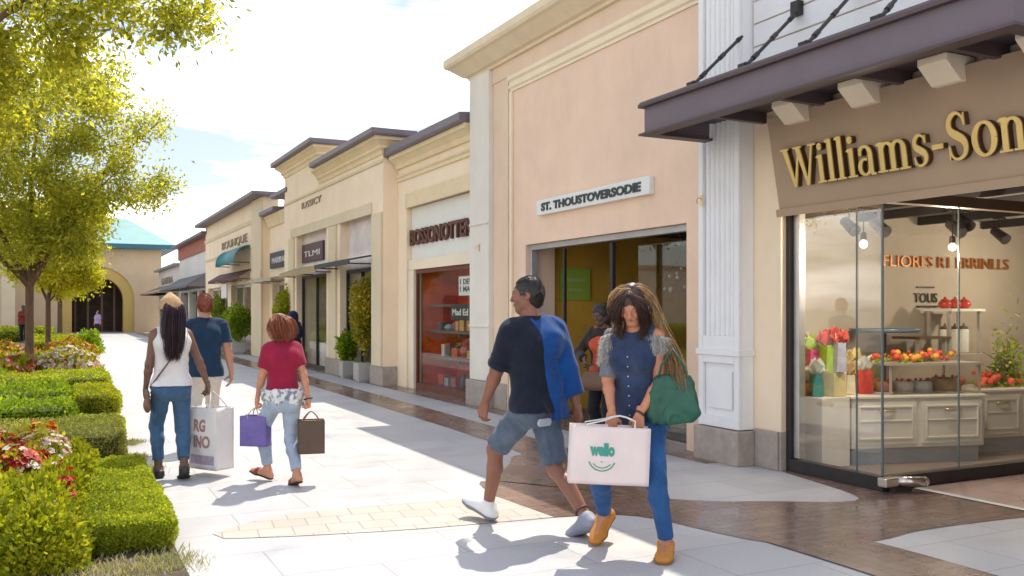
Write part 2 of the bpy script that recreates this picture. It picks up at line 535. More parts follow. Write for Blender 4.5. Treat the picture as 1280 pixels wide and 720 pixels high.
# ------------------------------------------------------------------ shop row
TAN   = stucco('tan_stucco', (.86,.63,.475))
TAN2  = stucco('tan_stucco_trim', (.80,.61,.45))
CREAM = stucco('cream_stucco', (.92,.75,.55), grime=.05)
CREAM2= stucco('cream_trim', (.90,.77,.58))
OLIVE = stucco('ochre_stucco', (.74,.62,.44))
WHITE = plain('white_painted_trim', (.86,.855,.86), rough=.6, var=.035, bscale=40, bstr=.06, grime=.07)
LAV   = plain('pale_siding', (.77,.76,.78), rough=.6, var=.03, bscale=30, bstr=.06, grime=.06)
PLINTH= plain('stone_plinth', (.40,.335,.29), rough=.8, var=.14, vscale=9, bscale=50, bstr=.2, grime=.15)
CAP   = plain('purple_grey_metal_cap', (.175,.145,.165), rough=.5, var=.1)
DARK  = plain('dark_bronze_metal', (.035,.030,.030), rough=.42, metal=.3, var=.2)
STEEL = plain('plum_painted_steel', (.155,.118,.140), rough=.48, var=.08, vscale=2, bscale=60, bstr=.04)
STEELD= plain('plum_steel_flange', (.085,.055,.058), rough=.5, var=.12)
INWALL= plain('shop_inner_wall', (.50,.43,.34), rough=.8, var=.05)
CEIL  = plain('shop_ceiling', (.22,.19,.16), rough=.9, var=.1)
ROOFM = plain('roof_membrane', (.45,.43,.40), rough=.9)
GLASS = glass_mat()
SGNW  = plain('white_sign_panel', (.78,.76,.70), rough=.5, var=.03)
INK   = plain('dark_green_black_letters', (.035,.05,.05), rough=.5)
def wallbox(m, x, t, y0, y1, h0, h1): return m.box(x, y0, h0, x+t, y1, h1)
def cornice(m, x, y0, y1, prof, xb):
    m.sweep([(xb, y0), (x, y0), (x, y1), (xb, y1)], prof)

# ---- the home-goods shop at the near end
ws = thing('shop_building', 'pale shop building with fluted pilaster, steel canopy and gold lettering over its glass corner', 'building', (6.3, 5.0, 0))
m = MB()
wallbox(m, 6.3, .28, 1.6, 7.9, 3.47, 7.2)
wallbox(m, 6.3, .28, 7.10, 7.9, 0, 3.47)
wallbox(m, 6.3, .27, 6.74, 7.10, 0, 3.465)
wallbox(m, 6.58, .02, 6.74, 7.1, 2.62, 3.47)
m.build('wall', CREAM, ws)
m = MB()
for k in range(16):
    h = 3.52+.23*k
    m.box(6.272, 1.6, h, 6.298, 7.10, h+.215)
m.build('siding', LAV, ws, bevel=.006)
# fluted pilaster
pil = MB(); X0 = 6.10
pil.box(X0+.045, 7.12, .36, 6.297, 7.76, 7.1)
for a, b in ((7.12, 7.19), (7.69, 7.76)): pil.box(X0, a, .36, X0+.042, b, 7.1)
pil.box(X0, 7.193, .36, X0+.042, 7.687, .47); pil.box(X0, 7.193, 1.02, X0+.042, 7.687, 1.10)
pil.box(X0-.02, 7.10, 1.10, 6.297, 7.78, 1.16)
pil.box(X0, 7.193, 1.16, X0+.042, 7.687, 1.30)
nf = 6
for k in range(nf):
    y = 7.205+k*(.47/nf)+.012
    pil.lathe([(.028, 1.30), (.028, 7.1)], (X0+.045, y+.028, 0), 10)
pil.box(X0+.02, 7.25, .55, X0+.043, 7.63, .94)
p_ = pil.build('pilaster', WHITE, ws, bevel=.005)
m = MB(); m.box(6.06, 7.09, 0, 6.30, 7.79, .35); m.box(6.27, 6.76, 0, 6.296, 7.085, .38)
m.box(6.29, 6.735, 0, 6.42, 6.757, .38)
m.build('plinth', PLINTH, ws, bevel=.008)
# raking sign board that leans out at the top
def board_frame(y0):
    lean = math.atan2(.15, .92)
    return lambda u, v, w: (6.285-v*math.sin(lean)-w*math.cos(lean), y0-u, 2.53+v*math.cos(lean)-w*math.sin(lean))
bf = board_frame(6.74)
m = MB()
m.prism([(0,0),(5.1,0),(5.1,.90),(-.02,.90)], -.10, 0, bf)
m.prism([(-.02,-.06),(5.1,-.06),(5.1,.012),(-.02,.012)], -.12, .03, bf)
BRONZE = plain('taupe_sign_board', (.41,.29,.19), rough=.55, var=.06, vscale=1.2, bscale=80, bstr=.05)
sg = tag(m.build('shop_sign', BRONZE), 'long taupe sign board with raised gold serif lettering above the glass corner', 'shop sign')
# gold serif letters, drawn stroke by stroke
GOLD = plain('brushed_gold_letters', (.83,.60,.24), rough=.32, metal=.75, var=.08, bscale=90, bstr=.05)
GOLDS = plain('letter_side_bronze', (.10,.055,.025), rough=.5, metal=.4)
class Letters:
    def __init__(s, fr): s.a = MB(); s.b = MB(); s.fr = fr; s.k = 0
    def poly(s, p, ox, sc):
        s.k += 1; z = .0004*(s.k % 9)
        q = [(ox+x*sc, y*sc) for x, y in p]
        s.a.prism(q, .050+z, .062+z, s.fr); s.b.prism([(x+.002, y) for x, y in q], .004, .050+z-.0006, s.fr)
    def strip(s, spine, wid, ox, sc):
        n = len(spine)
        L = []; R_ = []
        for i in range(n):
            a = np.array(spine[max(i-1,0)]); b = np.array(spine[min(i+1,n-1)]); d = b-a; d = d/max(np.linalg.norm(d),1e-6)
            nn = np.array([-d[1], d[0]]); c = np.array(spine[i])
            L.append(tuple(c+nn*wid[i]/2)); R_.append(tuple(c-nn*wid[i]/2))
        for i in range(n-1):
            s.k -= 1
            s.poly([L[i], L[i+1], R_[i+1], R_[i]], ox, sc)
        s.k += 1
    def arc(s, cx, cy, rx, ry, a0, a1, wv, wh, ox, sc, n=22):
        sp = []; w = []
        for i in range(n+1):
            a = math.radians(a0+(a1-a0)*i/n)
            sp.append((cx+rx*math.cos(a), cy+ry*math.sin(a)))
            w.append(wh+(wv-wh)*abs(math.cos(a))**1.5)
        s.strip(sp, w, ox, sc)
    def serif(s, xc, y, w, ox, sc, t=.045): s.poly([(xc-w/2, y), (xc+w/2, y), (xc+w/2, y+t), (xc-w/2, y+t)], ox, sc)
    def stem(s, x, y0, y1, ox, sc, w=.145, bot=True, top='flag'):
        s.poly([(x-w/2, y0), (x+w/2, y0), (x+w/2, y1), (x-w/2, y1)], ox, sc)
        if bot: s.serif(x, y0, w+.17, ox, sc)
        if top == 'flag': s.poly([(x-w/2-.10, y1-.05), (x-w/2+.02, y1-.10), (x+w/2, y1), (x-w/2-.02, y1-.005)], ox, sc)
    def ch(s, c, ox, sc):
        xh = .69
        if c == 'W':
            s.poly([(.06,1),(.24,1),(.50,0),(.40,0)], ox, sc); s.poly([(.40,0),(.50,0),(.70,.80),(.655,.92)], ox, sc)
            s.poly([(.56,1),(.74,1),(1.0,0),(.90,0)], ox, sc); s.poly([(.90,0),(1.0,0),(1.25,1),(1.18,1)], ox, sc)
            s.serif(.15,.955,.34,ox,sc); s.serif(.65,.955,.34,ox,sc); s.serif(1.215,.955,.28,ox,sc); return 1.30
        if c == 'i':
            s.stem(.20,0,xh,ox,sc); s.arc(.20,.89,.045,.045,0,360,.09,.09,ox,sc,10); return .38
        if c == 'l':
            s.stem(.19,0,1.03,ox,sc); return .36
        if c == 'a':
            s.stem(.46,.05,.50,ox,sc,bot=False,top=None); s.arc(.28,.47,.18,.20,5,150,.13,.06,ox,sc)
            s.arc(.27,.20,.17,.18,60,330,.13,.05,ox,sc); s.arc(.14,.52,.03,.03,0,360,.06,.06,ox,sc,8)
            s.poly([(.40,.06),(.53,.05),(.62,.03),(.62,-.01),(.46,-.01)],ox,sc); return .66
        if c in 'mn':
            s.stem(.17,0,xh,ox,sc)
            n = 2 if c == 'm' else 1
            for k in range(n):
                x = .17+.35*k
                s.arc(x+.175,.46,.175,.19,0,165,.14,.06,ox,sc); s.stem(x+.35,0,.47,ox,sc,top=None)
            return .36+.35*n+.02
        if c in 'sS':
            k = xh if c == 's' else 1.0; w = .44 if c == 's' else .60
            sp = []; wd = []
            ctrl = [(.86,.72),(.80,.86),(.62,.965),(.42,.965),(.22,.86),(.18,.70),(.30,.585),(.52,.50),(.76,.40),(.86,.26),(.78,.11),(.58,.03),(.36,.03),(.20,.12),(.13,.29)]
            for i, q in enumerate(curve_pts(ctrl, 4)): sp.append((.06+q[0]*w, q[1]*k))
            m_ = len(sp)
            for i in range(m_):
                t = i/(m_-1); wd.append((.05+.125*math.exp(-((t-.5)/.20)**2)+.03*math.exp(-((t-.25)/.08)**2))*(1.0 if c == 'S' else .9))
            s.strip(sp, wd, ox, sc)
            s.poly([(.06+.83*w,.70*k),(.06+.90*w,.70*k),(.06+.88*w,.97*k),(.06+.83*w,.97*k)],ox,sc)
            s.poly([(.06+.10*w,.02*k),(.06+.15*w,.02*k),(.06+.17*w,.32*k),(.06+.10*w,.32*k)],ox,sc)
            return w+.14
        if c == 'o':
            s.arc(.33,.345,.25,.335,0,360,.15,.06,ox,sc,30); return .68
        if c == '-':
            s.poly([(.05,.30),(.36,.30),(.36,.41),(.05,.41)],ox,sc); return .40
LT = Letters(lambda u, v, w: bf(u*.885+.17, v+.20, w))
cx_ = 0.0
for ch_ in 'Williams-Sonoma':
    cx_ += LT.ch(ch_, cx_, .365)*.365*.985
lt = LT.a.build('lettering', GOLD, sg); LT.b.build('letter_sides', GOLDS, lt)
# steel canopy
ca = thing('canopy', 'plum painted steel canopy hung on slanted tie rods over the near shop front', 'canopy', (6.3, 5.6, 3.3))
YA, YB, XF = 3.65, 7.60, 5.30
def channel(m, pts, h0, h1, thick, fl):
    prof = [(0,h0+.02),(0,h1-.03),(-thick,h1-.03),(-thick,h0+.02)]
    m.sweep(pts, prof)
m = MB(); pth = [(6.26, YA), (XF, YA), (XF, YB), (6.08, YB)]
m.sweep(pth, [(0,3.345),(0,3.60),(-.05,3.60),(-.05,3.345)])
m.build('fascia', STEEL, ca)
m = MB()
m.sweep(pth, [(.05,3.60),(.05,3.632),(.03,3.66),(-.10,3.66),(-.10,3.602)])
m.sweep(pth, [(.045,3.32),(.045,3.343),(-.10,3.343),(-.10,3.32)])
m.build('flange', STEELD, ca, bevel=.003)
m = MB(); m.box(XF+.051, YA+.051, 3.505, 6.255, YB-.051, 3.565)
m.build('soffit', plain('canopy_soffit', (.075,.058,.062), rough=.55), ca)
m = MB(); m.box(XF+.1, YA+.1, 3.567, 6.26, YB-.1, 3.60); m.build('deck', ROOFM, ca)
for y in (4.35, 5.2, 6.05, 6.9):
    m = MB(); m.box(XF+.06, y-.03, 3.40, 6.24, y+.03, 3.504); m.build('beam', STEELD, ca)
LEDM = emis('warm_lamp_glow', (1.0,.86,.62), 5.0)
for y in (4.75, 5.65):
    m = MB(); m.lathe([(.075,0),(.085,.006),(.085,.02)], (5.72, y, 3.478), 18); d_ = m.build('downlight', WHITE, ca)
    m = MB(); m.lathe([(.062,0),(.062,.004)], (5.72, y, 3.4725), 18); m.build('lens', LEDM, d_)
for k, y in enumerate((7.0, 6.28, 5.56, 4.84, 4.12)):
    m = MB()
    a = Vector((XF+.06, y-.12, 3.69)); b = Vector((6.27, y+.18, 4.40))
    m.tube([a, b], .017, 8)
    for t in (.16, .5, .84):
        c = a.lerp(b, t); d = (b-a).normalized()*.05
        m.tube([c-d, c+d], .024, 8)
    m.sphere(a, .035, 8, 6); m.box(6.20, y+.13, 4.34, 6.268, y+.23, 4.47); m.box(XF+.0, y-.16, 3.662, XF+.12, y-.08, 3.70)
    m.build('tie_rod', DARK, ca)
# pale corbel blocks between the sign board and the canopy
for y in (6.35, 5.55, 4.75, 3.95):
    m = MB(); m.prism([(6.26,3.30),(6.26,3.495),(5.94,3.495),(5.94,3.44),(6.10,3.30)], y-.13, y+.13, lambda u, v, w: (u, w, v))
    m.build('corbel', CREAM2, ws, bevel=.006)
# clerestory strip behind the corbels
m = MB(); m.box(6.40, 1.6, 2.66, 6.44, 6.74, 3.46); m.build('inner_header', INWALL, ws)

# glazing: display window on the street line, glass return into the entrance
GX, GC = 6.40, 5.62
m = MB()
m.box(GX-.04, 6.68, .0, GX+.06, 6.735, 2.62)
m.build('window_frame', DARK, ws, bevel=.004)
m = MB(); m.box(GX+.0, 6.60, .13, GX+.08, 6.675, 2.60); m.build('window_frame', plain('bright_metal_trim', (.55,.52,.50), rough=.35, metal=.7), ws, bevel=.004)
sill = MB(); sill.box(GX-.05, GC-.05, .004, GX+.06, 6.675, .125); sill.box(GX+.062, GC-.05, .004, 9.6, GC+.06, .122)
sill.build('window_sill', DARK, ws, bevel=.006)
m = MB(); m.box(GX-.05, GC-.05, 2.50, GX+.06, 6.59, 2.60); m.box(GX+.062, GC-.05, 2.50, 9.6, GC+.05, 2.60)
m.build('window_head', plain('dark_walnut_beam', (.10,.06,.035), rough=.5), ws, bevel=.004)
for y0, y1 in ((5.905, 6.597), (GC+.01, 5.895)):
    m = MB(); m.box(GX, y0, .127, GX+.012, y1, 2.498); m.build('window_pane', GLASS, ws)
for x0, x1 in ((GX+.02, 7.38), (7.40, 8.48), (8.50, 9.58)):
    m = MB(); m.box(x0, GC-.006, .127, x1, GC+.006, 2.498); m.build('window_pane', GLASS, ws)
SEAL = plain('smoky_glass_edge', (.16,.19,.18), rough=.2, var=.05)
m = MB(); m.box(GX-.002, 5.896, .127, GX+.014, 5.904, 2.498); m.box(GX, GC-.008, .127, GX+.018, GC+.008, 2.498)
for x in (7.39, 8.49): m.box(x-.006, GC-.007, .127, x+.006, GC+.007, 2.498)
m.build('glass_joint', SEAL, ws)
# brushed floor hinge at the glass corner
CHR = plain('brushed_nickel', (.62,.55,.50), rough=.28, metal=.9, var=.08, bscale=120, bstr=.05)
fh = thing('floor_hinge', 'brushed nickel floor hinge block at the foot of the glass corner', 'door hinge', (6.36, 5.5, .0))
m = MB(); m.box(6.28, 5.47, .055, 6.44, 5.565, .135); m.build('hinge_block', CHR, fh, bevel=.012)
m = MB(); m.tube([(6.443,5.515,.095),(6.66,5.40,.095)], [.044,.044], 16); m.sphere((6.66,5.40,.095), .044, 14, 10); m.build('hinge_barrel', CHR, fh, smooth=True)
m = MB(); m.box(6.40,5.475,.004,6.60,5.545,.05); m.build('hinge_foot', DARK, fh)
# recessed entrance floor and its white edge
PINK = brick_mat('pink_entry_tile', (.46,.33,.29), (.50,.365,.32), (.36,.26,.23), .6, .6, rough=(.25,.45), off=0)
m = MB(); m.quad((6.86,1.6,.008),(11.5,1.6,.008),(11.5,5.56,.008),(6.74,5.56,.008)); struct(m.build('floor_entry', PINK))
m = MB(); m.quad((6.80,1.6,.0095),(6.86,1.6,.0095),(6.78,5.55,.0095),(6.70,5.55,.0095)); struct(m.build('floor_edge_strip', plain('white_stone_edge', (.72,.70,.68), rough=.5)))
m = MB(); m.quad((6.44,5.62,.006),(13.4,5.62,.006),(13.4,7.95,.006),(6.44,7.95,.006)); struct(m.build('floor_shop', plain('shop_floor', (.23,.18,.15), rough=.4)))
m = MB()
m.box(6.32, 7.905, 0, 13.5, 8.10, 4.4)         # party wall the lettering hangs on
m.box(13.42, 1.6, 0, 13.6, 7.90, 4.4)
m.box(6.6, 1.45, 0, 13.6, 1.59, 4.4)
m.build('inner_wall', INWALL, ws)
m = MB(); m.box(6.45, 1.6, 2.72, 13.41, 7.90, 2.80); m.build('ceiling', CEIL, ws)
m = MB(); m.box(6.45, 1.6, 4.4, 13.6, 8.1, 4.5); m.build('roof', ROOFM, ws)
m = MB()
for x in (6.9, 7.7, 8.6, 9.6, 10.8): m.box(x, 2.2, 2.62, x+.07, 7.88, 2.717)
m.build('ceiling_track', DARK, ws)
COPPER = plain('copper_letters', (.45,.17,.05), rough=.4, metal=.4)
ls = tag(text_part('wall_lettering', 'FLIORES R1 ERRINLLS', .20, lambda u, v, w: (9.0+u, 7.90-w, 2.10+v), COPPER, None, width=2.35, ext=.03), 'row of copper letters on the inner wall of the near shop', 'lettering')
em = thing('wall_emblem', 'small dark emblem under the copper letters on the shop wall', 'emblem', (9.75, 7.9, 1.6))
text_part('emblem_mark', 'TOUS', .17, lambda u, v, w: (9.55+u, 7.897-w, 1.66+v), DARK, em, width=.42, ext=.015)
m = MB(); m.box(9.60, 7.884, 1.84, 9.92, 7.897, 1.86); m.box(9.60, 7.884, 1.60, 10.0, 7.897, 1.62); m.build('emblem_bar', DARK, em)

# ---- the big tan shop
b2 = thing('shop_building', 'large tan stucco shop with deep overhanging cornice and wide dark entrance', 'building', (6.3, 11.0, 0))
m = MB()
wallbox(m, 6.3, .5, 7.905, 8.22, 0, 2.54); wallbox(m, 6.3, .5, 12.12, 13.15, 0, 2.54); wallbox(m, 6.3, .5, 7.905, 13.15, 2.54, 5.6)
m.build('wall', TAN, b2)
m = MB()
wallbox(m, 6.25, .047, 12.62, 13.15, 0, 5.16)
wallbox(m, 6.235, .06, 7.91, 13.15, 5.16, 5.45)
m.build('frieze', TAN2, b2, bevel=.006)
m = MB()
m.sweep([(6.297,12.60),(6.297,7.91)][::-1], [(0,4.93),(.02,4.93),(.02,4.965),(.05,4.985),(.05,5.02),(.035,5.03),(.035,5.07),(.075,5.10),(.075,5.157),(0,5.157)])
m.box(6.262, 12.52, 0.0, 6.297, 12.60, 4.925)
m.build('panel_moulding', CREAM2, b2)
m = MB()
prof = [(0,5.40),(.05,5.40),(.06,5.44),(.12,5.455),(.30,5.60),(.35,5.62),(.375,5.66),(.375,5.77),(.33,5.80),(-.3,5.86),(-.3,5.4)]
m.sweep([(6.235,7.0),(6.235,13.93),(7.5,13.93)], prof)
m.build('cornice', plain('cornice_paint', (.80,.66,.46), rough=.75, var=.05, grime=.08), b2)
m = MB(); m.box(6.17, 13.152, .42, 6.8, 13.90, 5.395); m.box(6.15, 13.16, 2.95, 6.169, 13.89, 2.99); m.box(6.15, 13.152, 1.28, 6.168, 13.9, 1.32)
m.build('pilaster', stucco('ivory_trim', (.80,.745,.66)), b2, bevel=.01)
m = MB(); m.box(6.12, 13.11, 0, 6.8, 13.95, .415); m.box(6.238,12.64,0,6.249,13.11,.415)
m.build('plinth', PLINTH, b2, bevel=.01)
m = MB(); m.box(6.36, 12.04, 0, 6.46, 12.117, 2.46); m.box(6.36, 8.225, 2.46, 6.46, 12.117, 2.537); m.box(6.36,8.223,0,6.46,8.29,2.455)
m.build('door_frame', plain('satin_aluminium', (.46,.45,.46), rough=.4, metal=.4), b2, bevel=.004)
m = MB(); m.box(6.44, 9.95, 0.01, 6.49, 10.02, 2.44); m.box(6.44, 11.20, 0.01, 6.48, 11.235, 2.44)
m.build('mullion', DARK, b2)
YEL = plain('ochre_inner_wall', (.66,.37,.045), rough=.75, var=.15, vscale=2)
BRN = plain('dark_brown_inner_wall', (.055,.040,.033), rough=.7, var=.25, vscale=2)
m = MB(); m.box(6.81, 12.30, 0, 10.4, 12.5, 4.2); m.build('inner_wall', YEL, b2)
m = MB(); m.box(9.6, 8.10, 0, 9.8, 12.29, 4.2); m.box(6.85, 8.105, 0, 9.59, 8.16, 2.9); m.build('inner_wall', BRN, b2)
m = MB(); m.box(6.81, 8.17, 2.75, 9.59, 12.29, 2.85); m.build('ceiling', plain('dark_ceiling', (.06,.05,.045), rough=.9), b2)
m = MB(); m.box(6.31, 8.2, 5.4, 14, 13.9, 5.5); m.box(6.81,12.51,0,14,13.9,5.39); m.box(13.8,8.2,0,14,12.5,5.39); m.build('roof', ROOFM, b2)
m = MB(); m.quad((6.63,8.16,.009),(9.6,8.16,.009),(9.6,12.3,.009),(6.63,12.3,.009)); struct(m.build('floor_shop', plain('dark_shop_floor', (.10,.075,.06), rough=.4)))
m = MB(); m.box(6.83, 8.30, .012, 6.838, 9.94, 2.44); m.build('window_pane', GLASS, b2)
# its sign
sg2 = thing('shop_sign', 'narrow white sign board with dark green letters on the tan stucco wall', 'shop sign', (6.3, 10.2, 2.95))
m = MB(); m.box(6.225, 8.83, 2.93, 6.298, 11.64, 3.145); m.build('sign_board', plain('sign_white_enamel', (.80,.80,.78), rough=.4, var=.03), sg2, bevel=.008)
text_part('lettering', 'ST. THOUSTOVERSODIE', .15, fac_frame(6.225, 11.48, 2.985), INK, sg2, width=2.48, ext=.012, bold=.006)
gs = tag(text_part('hanging_sign', 'n', .1, lambda u, v, w: (7.15+u, 12.285-w, 1.9+v), SGNW, None, ext=.01), 'green square sign hung on the ochre wall inside the tan shop', 'sign')
gs.data = bpy.data.meshes.new('hanging_sign')
mm = MB(); mm.box(6.98, 12.262, 1.72, 7.52, 12.297, 2.22)
gs.data.from_pydata(mm.v, [], mm.f); gs.data.materials.append(plain('green_sign', (.36,.50,.07), rough=.5))
m = MB(); m.box(7.08, 12.252, 2.0, 7.42, 12.260, 2.06); m.box(7.14, 12.252, 1.86, 7.36, 12.260, 1.90); m.build('sign_stripe', plain('pale_green', (.42,.55,.16)), gs)

# ---- low shop with the white sign field and the red window
b3 = thing('shop_building', 'low cream shop with purple cap, white sign field and deep red display window', 'building', (6.3, 15.8, 0))
m = MB(); wallbox(m, 6.3, .4, 13.955, 17.86, 3.62, 4.72); wallbox(m, 6.3, .4, 17.30, 17.86, 0, 3.62)
m.build('wall', CREAM, b3)
m = MB()
m.sweep([(6.297,13.955),(6.297,17.8)], [(0,4.18),(.03,4.18),(.03,4.24),(.06,4.27),(.06,4.30),(0,4.30)])
m.sweep([(6.297,13.955),(6.297,17.8)], [(0,4.44),(.05,4.44),(.08,4.52),(.16,4.60),(.20,4.62),(.20,4.70),(0,4.70)])
m.box(6.26, 13.955, 3.60, 6.297, 17.3, 3.88)
m.build('cornice', plain('ochre_cornice', (.80,.64,.40), rough=.8, var=.06), b3)
m = MB(); m.sweep([(6.297,13.955),(6.297,17.98)], [(.0,4.702),(.27,4.702),(.29,4.74),(.29,4.87),(-.5,4.93),(-.5,4.702)]); m.build('cap', CAP, b3)
m = MB(); m.box(6.40, 13.955, 2.56, 6.5, 17.29, 3.60); m.build('sign_field', SGNW, b3)
m = MB(); m.box(6.33, 13.955, 2.36, 6.5, 17.29, 2.555); m.box(6.33, 17.0, 0, 6.5, 17.29, 2.355); m.build('shop_frame', CREAM2, b3, bevel=.006)
m = MB(); m.box(6.38, 16.93, .0, 6.44, 16.995, 2.35); m.box(6.38, 13.955, .0, 6.44, 16.925, .13); m.box(6.38,13.955,2.28,6.44,16.925,2.352); m.build('window_frame', plain('dark_red_frame', (.14,.035,.02), rough=.4), b3, bevel=.004)
m = MB(); m.box(6.40, 13.955, .132, 6.41, 16.925, 2.278); m.build('window_pane', glass_mat('shop_glass_low', refl=.35), b3)
sg3 = tag(text_part('shop_sign', 'BOSSONOTTEN', .42, fac_frame(6.395, 17.26, 2.86), plain('chocolate_letters', (.10,.025,.015), rough=.45), None, width=3.05, ext=.05, bold=.012), 'row of raised chocolate brown letters on the white sign field', 'shop sign')
REDW = plain('red_display_back', (.70,.065,.014), rough=.6, var=.3, vscale=2.5)
m = MB(); m.box(7.3, 13.955, 0, 7.4, 17.2, 2.6); m.box(6.55,17.05,0,7.29,17.2,2.6); m.build('inner_wall', REDW, b3)
m = MB(); m.box(6.5, 13.955, 2.6, 7.4, 17.2, 2.66); m.build('ceiling', CEIL, b3)
m = MB(); m.box(6.7, 13.955, 4.3, 14, 17.86, 4.4); m.box(7.41,13.955,0,14,17.8,4.29); m.build('roof', ROOFM, b3)
m = MB(); m.quad((6.45,13.955,.10),(7.3,13.955,.10),(7.3,17.05,.10),(6.45,17.05,.10)); m.build('display_floor', plain('red_floor', (.20,.03,.02), rough=.3), b3)

# ---- stepped cream shop
XS = 6.0
b4 = thing('shop_building', 'tall cream shop with two stepped parapets capped in purple grey', 'building', (6.0, 22.5, 0))
m = MB()
wallbox(m, XS, .6, 17.865, 18.66, 0, 3.82); wallbox(m, XS, .6, 21.05, 22.26, 0, 3.82); wallbox(m, XS, .6, 25.4, 26.9, 0, 3.82)
wallbox(m, XS, .6, 17.865, 26.9, 3.82, 4.66)
m.box(XS, 17.90, 4.66, XS+.62, 22.9, 5.10); m.box(XS, 22.9, 4.66, XS+.62, 26.85, 5.70)
m.build('wall', CREAM, b4)
m = MB()
m.box(XS-.035, 17.88, 4.60, XS-.002, 26.88, 4.66)
m.box(XS-.03, 18.6, 3.60, XS-.002, 26.0, 3.84)
for a in (17.90, 21.3, 25.6): m.box(XS-.05, a, .40, XS-.003, a+.62, 3.58)
m.build('trim', OLIVE, b4, bevel=.006)
pr_ = lambda h: [(0,h-.34),(.03,h-.34),(.05,h-.26),(.10,h-.22),(.10,h-.17),(.20,h-.08),(.24,h-.07),(.24,h-.002),(0,h-.002)]
m = MB(); m.sweep([(XS+.62,17.90),(XS,17.90),(XS,22.895)], pr_(5.10)); cornice(m, XS, 22.9, 26.85, pr_(5.74), XS+.62); m.build('cornice', plain('ochre_cornice', (.80,.64,.40)), b4)
cp = lambda h: [(-.4,h),(.33,h),(.35,h+.03),(.35,h+.13),(-.4,h+.17)]
m = MB(); m.sweep([(XS+.62,17.90),(XS,17.90),(XS,22.60)], cp(5.10)); cornice(m, XS, 22.9, 26.85, cp(5.74), XS+.62); m.build('cap', CAP, b4)
m = MB(); 
for a, b in ((17.85,18.69),(21.02,22.29),(25.37,26.93)):
    m = MB(); m.box(XS-.03, a, 0, XS+.3, b, .40); m.build('plinth', PLINTH, b4, bevel=.008)
m = MB(); m.box(XS+.2, 18.66, 2.50, XS+.3, 21.05, 3.82); m.box(XS+.2, 22.26, 2.5, XS+.3, 25.4, 3.82); m.build('sign_field', plain('pale_pink_field', (.78,.70,.66), rough=.6), b4)
m = MB(); text_part('engraved_lettering', 'IUSSICY', .24, fac_frame(XS-.002, 24.7, 4.30), plain('taupe_letters', (.34,.26,.18)), b4, width=2.0, ext=.03)
for y0, y1 in ((18.66,21.05),(22.26,25.4)):
    f_ = MB(); f_.box(XS+.15, y0, 0, XS+.22, y0+.07, 2.5); f_.box(XS+.15, y1-.07, 0, XS+.22, y1, 2.5); f_.box(XS+.15, y0+.071, 2.42, XS+.22, y1-.071, 2.499); f_.box(XS+.15,y0+.071,0,XS+.22,y1-.071,.10)
    f_.box(XS+.15, (y0+y1)/2-.03, .101, XS+.22, (y0+y1)/2+.03, 2.419)
    w_ = f_.build('shop_window', DARK, b4)
    g_ = MB(); g_.box(XS+.18, y0+.071, .101, XS+.19, (y0+y1)/2-.031, 2.419); g_.box(XS+.18, (y0+y1)/2+.031, .101, XS+.19, y1-.071, 2.419); g_.build('pane', glass_mat('shop_glass_low'), w_)
m = MB(); m.box(8.0, 17.9, 0, 8.1, 26.8, 3.2); m.build('inner_wall', plain('cool_inner_wall', (.34,.33,.24), rough=.8, var=.4, vscale=1.5), b4)
m = MB(); m.box(6.6, 17.87, 4.2, 14, 26.9, 4.3); m.box(8.11,17.9,0,14,26.8,4.19); m.box(6.61,17.9,2.8,7.99,26.8,2.9); m.build('roof', ROOFM, b4)

# ---- plain low link
b5 = thing('shop_building', 'low narrow cream shop with navy sign strip between two taller parapets', 'building', (6.3, 28.8, 0))
m = MB(); wallbox(m, 6.3, .5, 26.905, 30.5, 2.45, 4.62); wallbox(m, 6.3, .5, 26.905, 27.3, 0, 2.45); wallbox(m, 6.3,.5,30.0,30.5,0,2.45); m.box(6.3,26.905,4.62,7.4,28.3,5.0); m.build('wall', CREAM, b5)
m = MB(); m.sweep([(6.3,28.31),(6.3,30.45)], cp(4.62)); m.sweep([(7.3,26.906),(6.3,26.906),(6.3,28.3),(7.3,28.3)], cp(5.0)); m.build('cap', CAP, b5)
m = MB(); m.sweep([(6.298,26.906),(6.298,30.45)], [(0,4.25),(.05,4.25),(.16,4.55),(.2,4.6),(0,4.6)]); m.build('cornice', plain('ochre_cornice', (.80,.64,.40)), b5)
f_ = MB(); f_.box(6.5,27.3,0,6.56,27.38,2.45); f_.box(6.5,29.92,0,6.56,30.0,2.45); f_.box(6.5,28.6,0,6.56,28.7,2.45); f_.box(6.5,27.38,2.36,6.56,29.92,2.45); w_ = f_.build('shop_window', plain('white_frame', (.7,.68,.62)), b5)
m = MB(); m.box(6.52,27.38,.02,6.53,29.92,2.36); m.build('pane', GLASS, w_)
m = MB(); m.box(7.6,26.9,0,7.7,30.5,3); m.build('inner_wall', plain('olive_inner_wall', (.20,.19,.07), rough=.8, var=.4), b5)
m = MB(); m.box(6.8,26.9,4.1,14,30.5,4.2); m.box(7.71,26.9,0,14,30.5,4.09); m.build('roof', ROOFM, b5)

